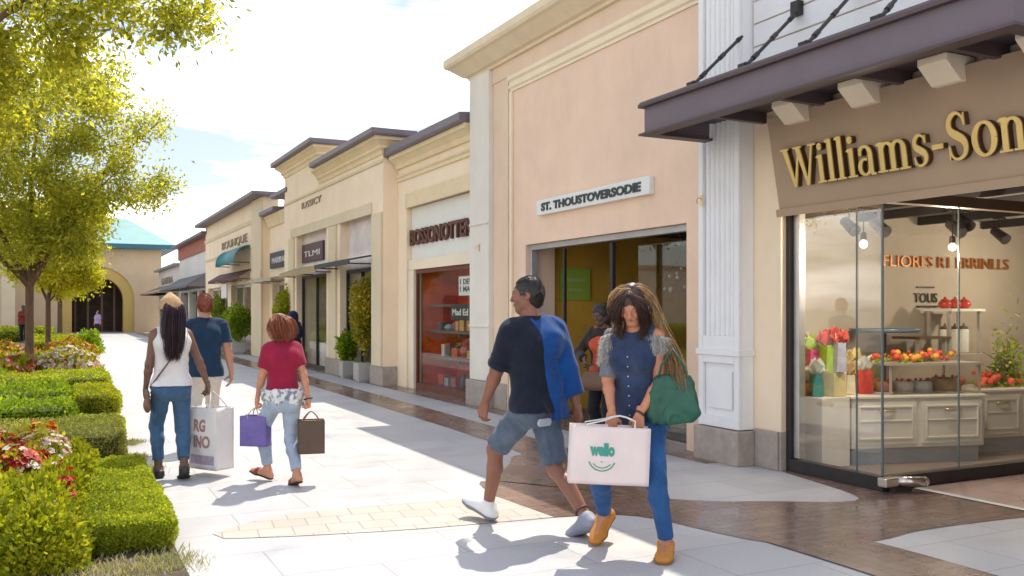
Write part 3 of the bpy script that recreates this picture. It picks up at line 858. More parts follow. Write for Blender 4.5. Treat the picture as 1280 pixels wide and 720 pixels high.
# ---- further shops
b6 = thing('shop_building', 'cream shop with square parapet and faint lettering beyond the navy sign', 'building', (6.1, 37, 0))
m = MB(); wallbox(m, 6.1, .6, 30.505, 43.4, 2.5, 4.6); m.box(6.1,30.505,4.6,6.6,43.4,5.30); wallbox(m,6.1,.6,30.505,32.1,0,2.5); wallbox(m,6.1,.6,36.6,37.4,0,2.5); wallbox(m,6.1,.6,42.6,43.4,0,2.5); m.build('wall', CREAM, b6)
m = MB(); m.box(6.02,30.48,0,6.098,32.12,5.29); m.box(6.0,30.46,2.62,6.019,32.14,2.86); m.build('pilaster', OLIVE, b6, bevel=.008)
m = MB(); m.sweep([(6.098,32.13),(6.098,43.4)], [(0,4.55),(.03,4.55),(.05,4.62),(.05,4.68),(0,4.68)]); m.box(6.06,32.13,3.72,6.098,43.3,3.80); m.build('moulding', OLIVE, b6)
m = MB(); m.sweep([(6.6,30.46),(6.02,30.46),(6.02,43.42),(6.6,43.42)], cp(5.30)); m.build('cap', CAP, b6)
text_part('engraved_lettering', 'BOUHQUE', .42, fac_frame(6.098, 38.6, 4.0), plain('taupe_letters', (.34,.26,.18)), b6, width=5.4, ext=.04)
INC = [plain('green_inner', (.03,.16,.04), var=.5, vscale=3), plain('red_inner', (.30,.05,.03), var=.5, vscale=3), plain('warm_inner', (.30,.22,.12), var=.5, vscale=3)]
for k, (y0, y1) in enumerate(((32.1,36.6),(37.4,42.6))):
    f_ = MB(); n_ = 3
    for q in range(n_+1):
        yy = y0+(y1-y0)*q/n_; f_.box(6.3, max(yy-.06,y0), 0, 6.37, min(yy+.06,y1), 2.5)
    f_.box(6.3,y0,2.40,6.36,y1,2.498); w_ = f_.build('shop_window', plain('white_frame', (.7,.68,.62)), b6)
    g_ = MB(); g_.box(6.33,y0+.06,.02,6.34,y1-.06,2.4); g_.build('pane', glass_mat('shop_glass_low'), w_)
    m = MB(); m.box(7.3,y0,0,7.4,y1,2.6); m.build('inner_wall', INC[k], b6)
m = MB(); m.box(6.7,30.5,4.2,14,43.4,4.3); m.box(7.41,30.5,0,14,43.4,4.19); m.build('roof', ROOFM, b6)

b7 = thing('shop_building', 'white shop with terracotta red roof band further down the walk', 'building', (6.3, 49, 0))
m = MB(); wallbox(m,6.3,.6,43.405,55,2.5,4.35); 
for y in (43.41, 47.0, 50.6, 54.3): wallbox(m,6.3,.6,y,y+.65,0,2.5)
m.build('wall', plain('white_stucco', (.72,.69,.66), rough=.85, var=.05, grime=.1), b7)
m = MB(); m.box(6.22,43.405,4.35,7.4,55,5.0); m.build('roof_band', plain('terracotta_band', (.38,.115,.07), rough=.7), b7)
m = MB(); m.sweep([(7.4,43.42),(6.22,43.42),(6.22,55),(7.4,55)], cp(5.0)); m.build('cap', CAP, b7)
m = MB(); m.box(7.0,43.41,0,7.1,55,2.6); m.build('inner_wall', INC[2], b7)
m = MB(); m.box(6.9,43.41,4.0,14,55,4.1); m.box(7.11,43.41,0,14,55,3.99); m.build('roof', ROOFM, b7)
for y in (43.41, 47.0, 50.6):
    f_ = MB(); f_.box(6.45,y+.66,0,6.5,y+.74,2.5); f_.box(6.45,y+2.1,0,6.5,y+2.18,2.5); f_.box(6.45,y+.75,2.38,6.5,y+3.57,2.49); w_ = f_.build('shop_window', DARK, b7)
    g_ = MB(); g_.box(6.47,y+.75,.02,6.48,y+3.57,2.37); g_.build('pane', glass_mat('shop_glass_low'), w_)
b8 = thing('shop_building', 'lowest white shop with grey roof edge at the far end of the row', 'building', (6.3, 61, 0))
m = MB(); wallbox(m,6.3,.6,55.005,66.6,2.5,4.1)
for y in (55.01, 58.6, 62.2, 65.9): wallbox(m,6.3,.6,y,y+.65,0,2.5)
m.build('wall', plain('white_stucco', (.72,.69,.66)), b8)
m = MB(); m.sweep([(6.3,55.01),(6.3,66.6)], cp(4.1)); m.box(6.91,55.01,3.9,14,66.6,4.0); m.build('roof', plain('grey_roof_edge', (.33,.32,.33), rough=.6), b8)
text_part('lettering', 'GAIIERA', .6, fac_frame(6.298, 64.5, 3.2), plain('taupe_letters', (.34,.26,.18)), b8, width=6.5, ext=.05)
m = MB(); m.box(7.0,55.01,0,7.1,66.6,2.6); m.build('inner_wall', plain('dark_brown_inner_wall', (.055,.040,.033)), b8)

# ---- awnings and flat signs on the row
def awning(name, label, x, y0, y1, h0, h1, out, mat, rodmat=DARK, curved=False):
    t = thing(name, label, 'awning', (x, (y0+y1)/2, h0))
    m = MB()
    if curved:
        n = 7; pr = []
        for i in range(n+1):
            a = PI/2*i/n
            pr.append((out*math.sin(a), h0+.12+(h1-h0-.12)*math.cos(a)))
        pr += [(out, h0), (out-.03, h0)] + [(out*.97*math.sin(PI/2*i/n), h0+.10+(h1-h0-.15)*math.cos(PI/2*i/n)) for i in range(n, -1, -1)]
        m.sweep([(x, y0), (x, y1)], pr)
    else:
        m.sweep([(x, y0), (x, y1)], [(0,h1),(out,h0+.10),(out,h0),(out-.03,h0),(out-.03,h0+.08),(0,h1-.04)])
    m.build('awning_top', mat, t, smooth=curved)
    k = max(2, int((y1-y0)/1.5)+1)
    for i in range(k):
        y = y0+.05+(y1-y0-.1)*i/(k-1)
        m = MB(); m.tube([(x, y, h0+.02), (x-out+.04, y, h0+.02)], .015, 6); m.build('awning_arm', rodmat, t)
    return t
BLK = plain('black_awning_cloth', (.05,.052,.055), rough=.7)
TEAL = plain('teal_awning_cloth', (.02,.20,.22), rough=.55, var=.15, vscale=3)
REDA = plain('dark_red_awning_cloth', (.10,.025,.022), rough=.7)
awning('awning', 'flat black awning over the shop door in the stepped cream building', 5.998, 18.5, 21.3, 2.52, 2.74, .55, BLK)
awning('awning', 'ochre canvas awning next to the black one on the stepped cream building', 5.998, 21.6, 25.5, 2.46, 2.72, .45, plain('ochre_canvas', (.40,.31,.16), rough=.8))
awning('awning', 'thin pale awning under the navy sign strip', 6.298, 27.0, 30.3, 2.42, 2.62, .7, plain('sand_canvas', (.46,.40,.30), rough=.8))
awning('awning', 'rounded teal awning on the square cream parapet shop', 6.058, 32.5, 36.6, 3.2, 3.84, .55, TEAL, curved=True)
awning('awning', 'dark red awning below the rounded teal one', 6.058, 32.3, 39.2, 2.62, 3.0, .45, REDA)
awning('awning', 'long dark grey awning on the shop with the red roof band', 6.298, 43.5, 54.8, 2.6, 3.3, 1.0, plain('dark_grey_awning', (.12,.115,.12), rough=.7))
awning('awning', 'long brown awning on the lowest shop at the far end', 6.298, 55.2, 66.3, 2.5, 3.1, 1.2, plain('brown_awning', (.23,.15,.10), rough=.7))
def flat_sign(label, x, y0, y1, h0, h1, board, txt, ink, size):
    t = thing('shop_sign', label, 'shop sign', (x, (y0+y1)/2, h0))
    m = MB(); m.box(x-.06, y0, h0, x-.002, y1, h1); m.build('sign_board', board, t, bevel=.006)
    if txt: text_part('lettering', txt, size, fac_frame(x-.06, y1-.12*(y1-y0), h0+.3*(h1-h0)), ink, t, width=.76*(y1-y0), ext=.012)
    return t
flat_sign('small plum sign on the pale field of the stepped cream shop', XS+.198, 23.15, 25.35, 2.86, 3.36, plain('plum_sign', (.075,.018,.040), rough=.5), 'TLMI', SGNW, .22)
flat_sign('navy sign strip on the low narrow cream shop', 6.298, 27.1, 30.1, 2.9, 3.4, plain('navy_sign', (.018,.024,.06), rough=.5), 'MARIIRAILS', SGNW, .26)
flat_sign('white square sign hung under the dark red awning', 5.75, 35.2, 36.4, 2.0, 2.54, SGNW, '', None, .2)

# ---- pavilion with the teal roof at the far end
pv_ = thing('pavilion', 'ochre pavilion with teal hip roof and big arch closing the far end of the walk', 'building', (2.5, 72, 0))
PY, PL, PR_ = 68.0, -6.0, 6.6
OCH = stucco('pavilion_ochre', (.66,.50,.33)); ARC = stucco('pavilion_arch', (.62,.45,.15))
def arch_wall(m, cx, y0, y1, x0, x1, top, r, spring, n=20):
    m.box(x0, y0, 0, cx-r, y1, top); m.box(cx+r, y0, 0, x1, y1, top)
    for i in range(n):
        a0, a1 = PI-PI*i/n, PI-PI*(i+1)/n
        p = [(cx+r*math.cos(a0), spring+r*math.sin(a0)), (cx+r*math.cos(a1), spring+r*math.sin(a1)), (cx+r*math.cos(a1), top), (cx+r*math.cos(a0), top)]
        m.prism(p, y0, y1, lambda u, v, w: (u, w, v))
m = MB(); arch_wall(m, 2.55, PY, PY+.5, PL, PR_, 5.75, 2.3, 2.2); m.build('wall', OCH, pv_)
m = MB(); arch_wall(m, 2.55, PY+.12, PY+1.2, .255, 4.845, 4.4, 1.6, 2.2); m.build('arch', ARC, pv_)
m = MB(); m.box(PL,PY+4.5,0,PR_,PY+4.7,5.7); m.box(PL,PY+.51,0,PL+.3,PY+4.49,5.7); m.box(PR_-.3,PY+.51,0,PR_,PY+4.49,5.7); m.build('inner_wall', plain('brown_wood_inside', (.10,.055,.03), var=.3), pv_)
m = MB(); m.box(PL+.31,PY+.51,4.6,PR_-.31,PY+4.4,4.7); m.build('ceiling', plain('brown_wood_ceiling', (.16,.09,.05)), pv_)
for x in (1.2, 2.0, 2.9, 3.7):
    m = MB(); m.box(x-.07,PY+2.5,0,x+.07,PY+2.64,3.4); m.build('post', plain('brown_post', (.20,.12,.07)), pv_)
m = MB(); m.box(PL-.8,PY-.9,5.75,PR_+.9,PY+9,6.05); m.build('eave', plain('teal_fascia', (.02,.13,.19), rough=.4), pv_)
m = MB(); e = 6.06
A, B_, C_, D_ = (PL-.75,PY-.85,e),(PR_+.85,PY-.85,e),(PR_+.85,PY+8.9,e),(PL-.75,PY+8.9,e); r1, r2 = (0,PY+4,8.2),(4.6,PY+4,8.2)
m.add([A,B_,C_,D_,r1,r2], [(0,1,5,4),(1,2,5),(2,3,4,5),(3,0,4)])
m.build('roof', plain('teal_metal_roof', (.22,.40,.38), rough=.45, var=.08, vscale=1), pv_)
lb = thing('building', 'cream building behind the trees at the left', 'building', (-10, 66, 0))
m = MB(); m.box(-40,62.05,0,-2.4,74,4.9); m.build('wall', stucco('cream_far', (.66,.55,.44)), lb)
m = MB(); m.box(-40.3,61.8,4.9,-2.1,74,5.2); m.build('roof', plain('tan_roof_edge', (.40,.31,.22)), lb)
m = MB(); m.box(-2.9,61.85,0,-2.2,62.04,4.88); m.build('pilaster', OLIVE, lb)
for x in (-7.5,-11,-14.5):
    m = MB(); m.box(x,62.0,.3,x+1.8,62.048,2.6); m.build('window', plain('dusky_window', (.10,.10,.10), rough=.1), lb)
# ------------------------------------------------------------------ leaves, hedges, flowers, trees
def rand_dirs(n, r):
    v = r.normal(size=(n,3)); return v/np.linalg.norm(v, axis=1, keepdims=True)
def leaves(P, L, Wd, r, normal=None, spread=1.0, droop=0.0, along=None):
    # one pointed leaf (diamond folded on its midrib into 2 quads is too heavy far away: one quad) per point
    n = len(P)
    d = rand_dirs(n, r)
    if along is not None: d = along + d*spread; d /= np.linalg.norm(d, axis=1, keepdims=True)
    d[:,2] -= droop; d /= np.linalg.norm(d, axis=1, keepdims=True)
    q = rand_dirs(n, r)
    if normal is not None: q = normal + q*.7
    s = np.cross(d, q); s /= np.maximum(np.linalg.norm(s, axis=1, keepdims=True), 1e-6)
    l = (L*(.65+.7*r.random(n)))[:,None]; w = l*Wd
    nn = np.cross(s, d)
    a = P; b = P+d*l*.5+s*w*.5+nn*l*.05; c = P+d*l; e = P+d*l*.5-s*w*.5+nn*l*.05
    V = np.stack([a,b,c,e],1).reshape(-1,3)
    F = np.arange(n*4, dtype=np.int32).reshape(-1,4)
    return V, F
LEAF_TREE = leaf_mat('tree_leaf', (.22,.235,.045), (.37,.37,.07), .70, c3=(.54,.50,.11), tint=(1.85,1.8,.75))
LEAF_TREE2 = leaf_mat('bright_tree_leaf', (.32,.33,.04), (.50,.47,.06), .70, c3=(.62,.56,.09), tint=(1.7,1.65,.6))
BARK = plain('brown_bark', (.15,.085,.050), rough=.9, var=.35, vscale=14, bscale=30, bstr=.8, bdist=.02, stretch=(1,1,.25))
def bez(p0, p1, p2, n=6):
    return [tuple((1-t)**2*np.array(p0)+2*t*(1-t)*np.array(p1)+t*t*np.array(p2)) for t in np.linspace(0,1,n)]
def tree(label, base, limbs, clumps, trunk_r, n_tw, n_leaf, leaf_len, seed, mat=LEAF_TREE, lean=(0,0), fork=2.2, droop=.35, spread=.16, group='trees planted along the flower beds'):
    r = np.random.default_rng(seed)
    bx, by = base
    t = thing('tree', label, 'tree', (bx, by, 0), group)
    m = MB()
    fk = np.array([bx+lean[0], by+lean[1], fork])
    tp = [(bx,by,-.02),(bx,by,.12),(bx+lean[0]*.3,by+lean[1]*.3,fork*.4),tuple(fk),tuple(fk+[lean[0]*.1,lean[1]*.1,.15])]
    m.tube(tp, [trunk_r*1.45,trunk_r*1.1,trunk_r,trunk_r*.92,trunk_r*.7], 12)
    nodes = []          # (point, radius)
    for mid, end, rad in limbs:
        p0 = fk+np.array([0,0,-.1])
        b = bez(p0, np.array(mid), np.array(end), 10)
        b = [tuple(np.array(q)+(r.normal(size=3)*.035*i/9 if 0 < i < 9 else 0)) for i, q in enumerate(b)]
        rr = [rad*(1-.8*i/9) for i in range(10)]
        m.tube(b, rr, 8)
        for i in range(2, 10): nodes.append((np.array(b[i]), rr[i]))
    W_ = np.array([c[4] for c in clumps]); W_ = W_/W_.sum()
    tips = []
    for k in range(n_tw):
        c = clumps[r.choice(len(clumps), p=W_)]
        d = rand_dirs(1, r)[0]; q = np.array(c[:3])+d*np.array(c[3])*(.35+.65*r.random()**.5)
        near = sorted(nodes, key=lambda z: np.linalg.norm(z[0]-q)+.35*max(0, z[0][2]-q[2]))[0]
        a = near[0]; L = np.linalg.norm(q-a)
        mid = (a+q)/2+r.normal(size=3)*.12*L+np.array([0,0,.10*L])
        b = bez(a, mid, q, 6); r0 = min(near[1]*.6, .006+.009*L)
        m.tube(b, [max(r0*(1-.85*i/5), .0025) for i in range(6)], 5, cap=False)
        for i in range(2,6): nodes.append((np.array(b[i]), max(r0*(1-.85*i/5), .003)))
        tips.append((np.array(b), L))
    m.build('trunk', BARK, t, smooth=True)
    Ps = []; Al = []
    per = n_leaf//n_tw
    for b, L in tips:
        k = max(4, int(per*(.5+r.random())))
        u = r.random(k)**.6*5
        i = np.minimum(u.astype(int), 4); f = (u-i)[:,None]
        p = b[i]*(1-f)+b[i+1]*f+r.normal(size=(k,3))*spread
        Ps.append(p); Al.append(np.repeat(((b[5]-b[3])/max(np.linalg.norm(b[5]-b[3]),1e-3))[None], k, 0))
    P = np.concatenate(Ps); A = np.concatenate(Al)
    V, F = leaves(P, leaf_len, .42, r, along=A*.5, spread=.9, droop=droop)
    np_mesh('crown', V, F, mat, t, org=(bx,by,0))
    return t
# near tree: trunk just outside the left edge, its boughs over the top left corner
tree('near tree whose thick boughs hang over the upper left corner', (-1.50,9.9),
     [((-1.5,10.0,3.9),(-.2,10.3,5.6),.075),((-1.25,10.0,4.3),(.75,10.5,5.15),.055),((-1.9,10.2,4.2),(-1.3,10.8,6.2),.07),((-2.2,9.6,3.8),(-3.2,9.4,5.4),.06),((-.9,9.9,4.6),(1.2,10.1,5.6),.05),((-1.2,10.8,3.6),(-.2,11.6,5.0),.055)],
     [(-.4,10.2,5.1,(1.3,1.2,.75),5),(.85,10.4,4.75,(.80,.75,.50),2.8),(-1.6,10.2,5.3,(1.4,1.4,.9),4),(-2.8,9.6,4.9,(1.3,1.3,1.0),2.5),(.4,10.5,5.5,(1.0,1,.5),2.5),(-1.0,10.9,4.2,(.8,.8,.55),2.0),(-.15,10.7,4.35,(.6,.6,.35),1.0),(-1.75,10.6,4.3,(.75,.9,.75),3.0),(-2.0,10.8,3.6,(.6,.8,.5),1.8),(.05,11.4,4.2,(.85,.6,.5),1.0),(-.7,11.3,3.9,(.7,.6,.5),1.6)],
     .10, 340, 33000, .082, 3, fork=2.5, spread=.13)
# second tree: slim trunk in the bed, fan of limbs
tree('tall fan-shaped tree with the first slim trunk in the flower bed', (-.56,24.35),
     [((-.3,24.4,3.6),(2.35,24.6,6.35),.085),((.1,24.2,3.6),(1.6,24.0,5.2),.06),((-.7,24.3,4.2),(-.2,24.6,7.2),.085),((-1.2,24.4,3.5),(-2.6,24.6,6.2),.08),((-1.2,24.0,3.0),(-3.4,23.8,4.6),.07),((.2,25.0,3.4),(1.0,25.9,5.8),.06)],
     [(2.25,23.6,4.5,(.6,.5,.42),1.0),(.3,24.5,7.2,(1.6,1.3,.9),3.0),(1.9,24.4,6.0,(1.0,.9,.6),1.1),(.2,24.4,6.3,(1.5,1.4,1.1),4.5),(-1.9,24.4,5.7,(1.7,1.5,1.3),5.0),(.8,24.2,4.6,(1.3,1.2,.9),3.0),(-.6,24.3,4.3,(1.6,1.3,1.0),5.0),(-3.0,24.0,4.4,(1.3,1.2,.9),3.0),(.25,24.3,3.35,(.95,.9,.55),2.4),(-1.2,24,3.2,(1.3,1,.6),2.2)],
     .095, 400, 46000, .112, 8, spread=.18)
tree('bushy bright tree with the second trunk behind the fan-shaped one', (-.24,34.6),
     [((-.2,34.6,3),(.5,34.6,4.6),.05),((-.6,34.6,2.8),(-1.4,34.6,4.6),.05),((0,34.8,3),(.1,35,5.2),.05),((.1,34.4,2.2),(.6,34.4,3.4),.045)],
     [(.1,34.5,3.3,(1.2,1.2,.95),4),(-.6,34.6,4.2,(1.5,1.3,1.2),4),(.6,34.6,4.9,(1.0,1.0,.8),3.0),(.55,34.5,2.75,(.7,.8,.5),1.6)],
     .085, 190, 32000, .13, 12, LEAF_TREE2, fork=1.9, spread=.18)
tree('small bright tree with the third trunk nearest the pavilion', (.18,52.5),
     [((.2,52.5,3),(.6,52.5,4.4),.05),((-.3,52.6,3),(-1.2,52.5,4.6),.05),((.1,52.5,3.2),(.3,52.6,5.4),.05)],
     [(.3,52.4,3.6,(1.3,1.3,1.1),4),(-.8,52.5,4.2,(1.7,1.4,1.4),4),(.5,52.5,2.9,(.9,1.0,.6),2)],
     .12, 120, 15000, .17, 14, LEAF_TREE2, fork=1.9, spread=.24)
tree('leafy tree standing behind the beds at the left edge', (-4.7,19.5),
     [((-4.6,19.5,3.6),(-3.2,19.5,5.6),.06),((-5,19.5,3.6),(-6.0,19.3,5.8),.06),((-4.6,19.8,4),(-4.5,20,6.6),.06)],
     [(-3.6,19.4,5.4,(1.3,1.3,1.1),3),(-4.6,19.5,6.4,(1.8,1.5,1.1),3),(-6,19.3,5.2,(1.6,1.4,1.2),3),(-3.5,19.4,4.2,(1.1,1.1,.7),1.6)],
     .09, 150, 18000, .10, 21, fork=2.4, group='trees at the back of the beds')
tree('tree with pale lower leaves in front of the cream building at the left', (-6.5,33),
     [((-6,33,3.4),(-4.6,33,5.4),.06),((-6.8,33,3.6),(-7.8,33,5.8),.06),((-6.4,33,4),(-6.2,33.2,7),.06)],
     [(-4.9,33,5.0,(1.8,1.5,1.5),3),(-6.4,33,6.8,(2.0,1.7,1.4),3),(-7.9,33,5.4,(1.8,1.6,1.4),3),(-4.4,33,3.5,(1.3,1.0,.8),1.6)],
     .10, 130, 16000, .13, 23, LEAF_TREE2, fork=2.3, spread=.2, group='trees at the back of the beds')

def hedge(label, x0, x1, y0, y1, h, n, leaf_len, mat, seed, group='clipped hedges edging the walk', round_=.09, wob=.045, name='hedge', cat='hedge', core=(.06,.085,.018), rag=.0):
    r = np.random.default_rng(seed)
    t = thing(name, label, cat, ((x0+x1)/2, (y0+y1)/2, 0), group)
    m = MB(); i_ = .085
    m.box(x0+i_, y0+i_, .0, x1-i_, y1-i_, h-i_)
    m.build('inner_growth', plain('hedge_core_%d' % int(core[0]*1000), core, rough=1, var=.4, vscale=20), t)
    sx, sy = x1-x0, y1-y0
    A = np.array([sx*sy, sx*h*2.6, sx*h*.3, sy*h*2.4, sy*h*.3]); A = A/A.sum()
    f = r.choice(5, size=n, p=A); u, v = r.random(n), r.random(n)
    P = np.zeros((n,3)); Nn = np.zeros((n,3))
    top = f == 0
    P[top] = np.stack([x0+u[top]*sx, y0+v[top]*sy, np.full(top.sum(), h)],1); Nn[top] = (0,0,1)
    for k, (yy, ny) in ((1,(y0,-1)),(2,(y1,1))):
        q = f == k; P[q] = np.stack([x0+u[q]*sx, np.full(q.sum(), yy), v[q]*h],1); Nn[q] = (0,ny,0)
    for k, (xx, nx) in ((3,(x1,1)),(4,(x0,-1))):
        q = f == k; P[q] = np.stack([np.full(q.sum(), xx), y0+u[q]*sy, v[q]*h],1); Nn[q] = (nx,0,0)
    # soften the arrises and ruffle the faces
    c = np.array([(x0+x1)/2,(y0+y1)/2,h*.5]); hs = np.array([sx/2,sy/2,h*.5])
    q = (P-c); ov = np.maximum(np.abs(q)-(hs-round_), 0); ln = np.linalg.norm(ov, axis=1)
    k = np.where(ln > round_, round_/np.maximum(ln,1e-6), 1)[:,None]
    P = c+np.sign(q)*np.where(ov > 0, hs-round_+ov*k, np.abs(q))
    w = vnoise(P*4.0, 3)*wob+vnoise(P*11, 5)*wob*.6
    P = P+Nn*w[:,None]-Nn*(r.random(n)**2*.07)[:,None]
    if rag: P[:,2] += np.where(top, r.random(n)**3*rag, 0)
    P[:,2] = np.maximum(P[:,2], .01)
    V, F = leaves(P, leaf_len, .58, r, along=Nn*.45+np.array([0,0,.35]), spread=1.1)
    np_mesh('leaves', V, F, mat, t, org=((x0+x1)/2,(y0+y1)/2,0))
    return t
G_LIME = leaf_mat('lime_leaf', (.22,.29,.018), (.37,.43,.032), .58, c3=(.56,.54,.10))
G_BOX = leaf_mat('box_leaf', (.17,.19,.035), (.29,.30,.07), .45, c3=(.54,.52,.20))
G_MID = leaf_mat('fresh_green_leaf', (.15,.27,.016), (.29,.41,.024), .55, c3=(.46,.51,.05))
G_YEL = leaf_mat('yellow_green_leaf', (.20,.26,.016), (.38,.41,.024), .55, c3=(.55,.50,.05))
hedge('low lime green hedge nearest the camera beside the walk', .14, .70, 6.25, 9.15, .235, 56000, .021, G_LIME, 31, round_=.07)
hedge('broad grey green box hedge with a flat pale top', -6.2, .66, 10.15, 11.7, .345, 70000, .021, G_BOX, 32, wob=.015, core=(.075,.08,.03))
hedge('bright leafy hedge right behind the broad grey green one', -6.5, .20, 12.3, 13.3, .42, 20000, .045, G_MID, 33, wob=.06, rag=.06, round_=.1)
hedge('small clipped hedge block at the walk end of the bright leafy hedge', .20, .78, 12.2, 13.5, .16, 6500, .028, G_LIME, 34)
hedge('square hedge corner behind the small clipped block', .22, .82, 14.3, 16.1, .38, 9000, .032, G_YEL, 35, round_=.1)
hedge('second bright leafy hedge with a ragged top', -7, .18, 14.9, 16.3, .40, 17000, .05, G_MID, 36, wob=.06, rag=.06, round_=.1)
hedge('narrow lime hedge before the first tree trunk', -3.2, .86, 17.9, 19.4, .40, 13000, .045, G_LIME, 37, wob=.06, round_=.12)
hedge('loose bright hedge to the left of the first tree trunk', -8, -.9, 19.5, 20.8, .42, 12000, .05, G_MID, 38, wob=.07, rag=.08, round_=.12)
hedge('narrow yellow green hedge behind the first tree trunk', -2.2, .92, 25.5, 27.0, .42, 10000, .055, G_YEL, 39, wob=.05, round_=.12)
hedge('dark sided hedge with a sunlit top at the left edge', -12, -1.9, 29.0, 31.0, .95, 17000, .06, G_LIME, 40, wob=.05, round_=.12)
hedge('far yellow green hedge strip beside the lit walk', -1.0, 1.0, 37.5, 47, .40, 9000, .085, G_YEL, 41, wob=.06, round_=.12)
hedge('far pale hedge below the third tree', -6.0, -.2, 49.5, 57, .6, 9000, .11, G_LIME, 42, wob=.06, round_=.12)

def clump(label, c, rad, n, leaf_len, mat, seed, name='shrub', cat='shrub', group=None, flower=None, nf=0, fsize=.03, wob=.25, stems=10):
    r = np.random.default_rng(seed)
    cx, cy = c; rx, ry, rz = rad
    t = thing(name, label, cat, (cx, cy, 0), group)
    m = MB()
    for k in range(stems):
        a = r.random()*2*PI; q = .75*r.random()**.5
        m.tube([(cx+.15*rx*math.cos(a),cy+.15*ry*math.sin(a),0),(cx+q*.7*rx*math.cos(a),cy+q*.7*ry*math.sin(a),rz*.55),(cx+q*rx*math.cos(a),cy+q*ry*math.sin(a),rz*.9)], [.009,.006,.003], 5)
    m.build('stem', BARK, t)
    d = rand_dirs(n, r); d[:,2] = np.abs(d[:,2])
    s = (1-r.random(n)**2*.6)
    s = s*(1+wob*vnoise(d*2.2+seed, 2)+wob*.6*vnoise(d*5+seed, 4))
    P = np.stack([cx+d[:,0]*rx*s, cy+d[:,1]*ry*s, .02+d[:,2]*rz*s],1)
    V, F = leaves(P, leaf_len, .55, r, along=d*.8+np.array([0,0,.5]), spread=.8)
    np_mesh('foliage', V, F, mat, t, org=(cx,cy,0))
    if flower:
        for fi, (fm, share) in enumerate(flower):
            k = int(nf*share)
            d = rand_dirs(k, r); d[:,2] = np.abs(d[:,2])*.9+.15; d /= np.linalg.norm(d,axis=1,keepdims=True)
            s = 1.0+.05*r.random(k)+wob*vnoise(d*2.2+seed, 2)
            C = np.stack([cx+d[:,0]*rx*s, cy+d[:,1]*ry*s, .03+d[:,2]*rz*s],1)
            Vs = []
            for p in range(5):
                a = 2*PI*p/5+r.random(k)*.4
                u = np.cross(d, np.array([.3,.2,1.0])); u /= np.linalg.norm(u,axis=1,keepdims=True); v = np.cross(d, u)
                dr = u*np.cos(a)[:,None]+v*np.sin(a)[:,None]; sd_ = -u*np.sin(a)[:,None]+v*np.cos(a)[:,None]
                f = fsize*(.75+.5*r.random(k))[:,None]
                Vs.append(np.stack([C, C+dr*f*.6+sd_*f*.42+d*f*.2, C+dr*f+d*f*.12, C+dr*f*.6-sd_*f*.42+d*f*.2],1))
            V = np.concatenate(Vs).reshape(-1,3)
            np_mesh('blossoms', V, np.arange(len(V),dtype=np.int32).reshape(-1,4), fm, t, org=(cx,cy,0))
    return t
FR = leaf_mat('red_petal', (.42,.008,.010), (.56,.02,.018), .3, c3=(.66,.07,.03), tint=(1.2,.7,.6))
FP = leaf_mat('pink_petal', (.60,.20,.22), (.72,.42,.42), .3, c3=(.80,.72,.70), tint=(1.05,.9,.9))
FO = leaf_mat('orange_petal', (.80,.30,.02), (.85,.45,.03), .3, c3=(.9,.55,.08), tint=(1.2,.9,.6))
FW = leaf_mat('white_petal', (.78,.74,.66), (.84,.80,.74), .3, tint=(1.1,1.05,.9))
# foreground shrubs
k = 0
for x, y, rx, rz, lab in ((-.10,6.15,.26,.42,'yellow green shrub at the bottom edge, touching the lime hedge'),(-.42,6.35,.26,.46,'yellow green shrub at the bottom left corner of the front bed'),(-.16,6.75,.27,.42,'second yellow green shrub from the bottom edge, beside the lime hedge'),
                     (.0,7.45,.25,.37,'yellow green shrub between the lime hedge and the red flowers'),(-.42,7.1,.26,.42,'yellow green shrub at the left edge below the red flowers'),(.08,8.25,.25,.34,'yellow green shrub behind the red tuft along the lime hedge'),(.16,9.05,.24,.32,'yellow green shrub in front of the box hedge corner')):
    k += 1
    clump(lab, (x,y), (rx,rx*1.1,rz), 5200, .040, G_YEL, 50+k, group='yellow green shrubs in the front bed', flower=[(FR,.5),(FW,.5)] if k in (3,4) else None, nf=8, fsize=.025)
for x, y, nf, lab in ((-.28,7.85,110,'red and pink flower cluster at the front of the flower group'),(-.32,8.45,120,'red flower cluster with white blossoms in the middle of the front bed'),(-.16,9.35,100,'orange tipped flower cluster against the front of the box hedge'),(-.50,8.9,110,'red flower cluster at the left edge of the front bed'),(-.55,9.6,90,'orange flower cluster at the left edge against the box hedge'),(-.10,8.75,60,'pale pink flower cluster at the right of the red ones')):
    k += 1
    mix = [(FR,.74),(FW,.15),(FO,.11)] if 'orange' not in lab else [(FO,.6),(FR,.25),(FP,.15)]
    if 'pale' in lab: mix = [(FW,.6),(FP,.4)]
    clump(lab, (x,y), (.27,.32,.50 if 'pale' not in lab else .42), 1800, .045, G_YEL, 50+k, name='flower_cluster', cat='flowers', group='flower clusters in the front bed', flower=mix, nf=int(nf*4.2), fsize=.036)
clump('single red flower tuft among the shrubs beside the lime hedge', (.06,7.05), (.08,.08,.42), 250, .04, G_YEL, 95, name='flower_cluster', cat='flowers', flower=[(FR,1.0)], nf=40, fsize=.035, stems=3)
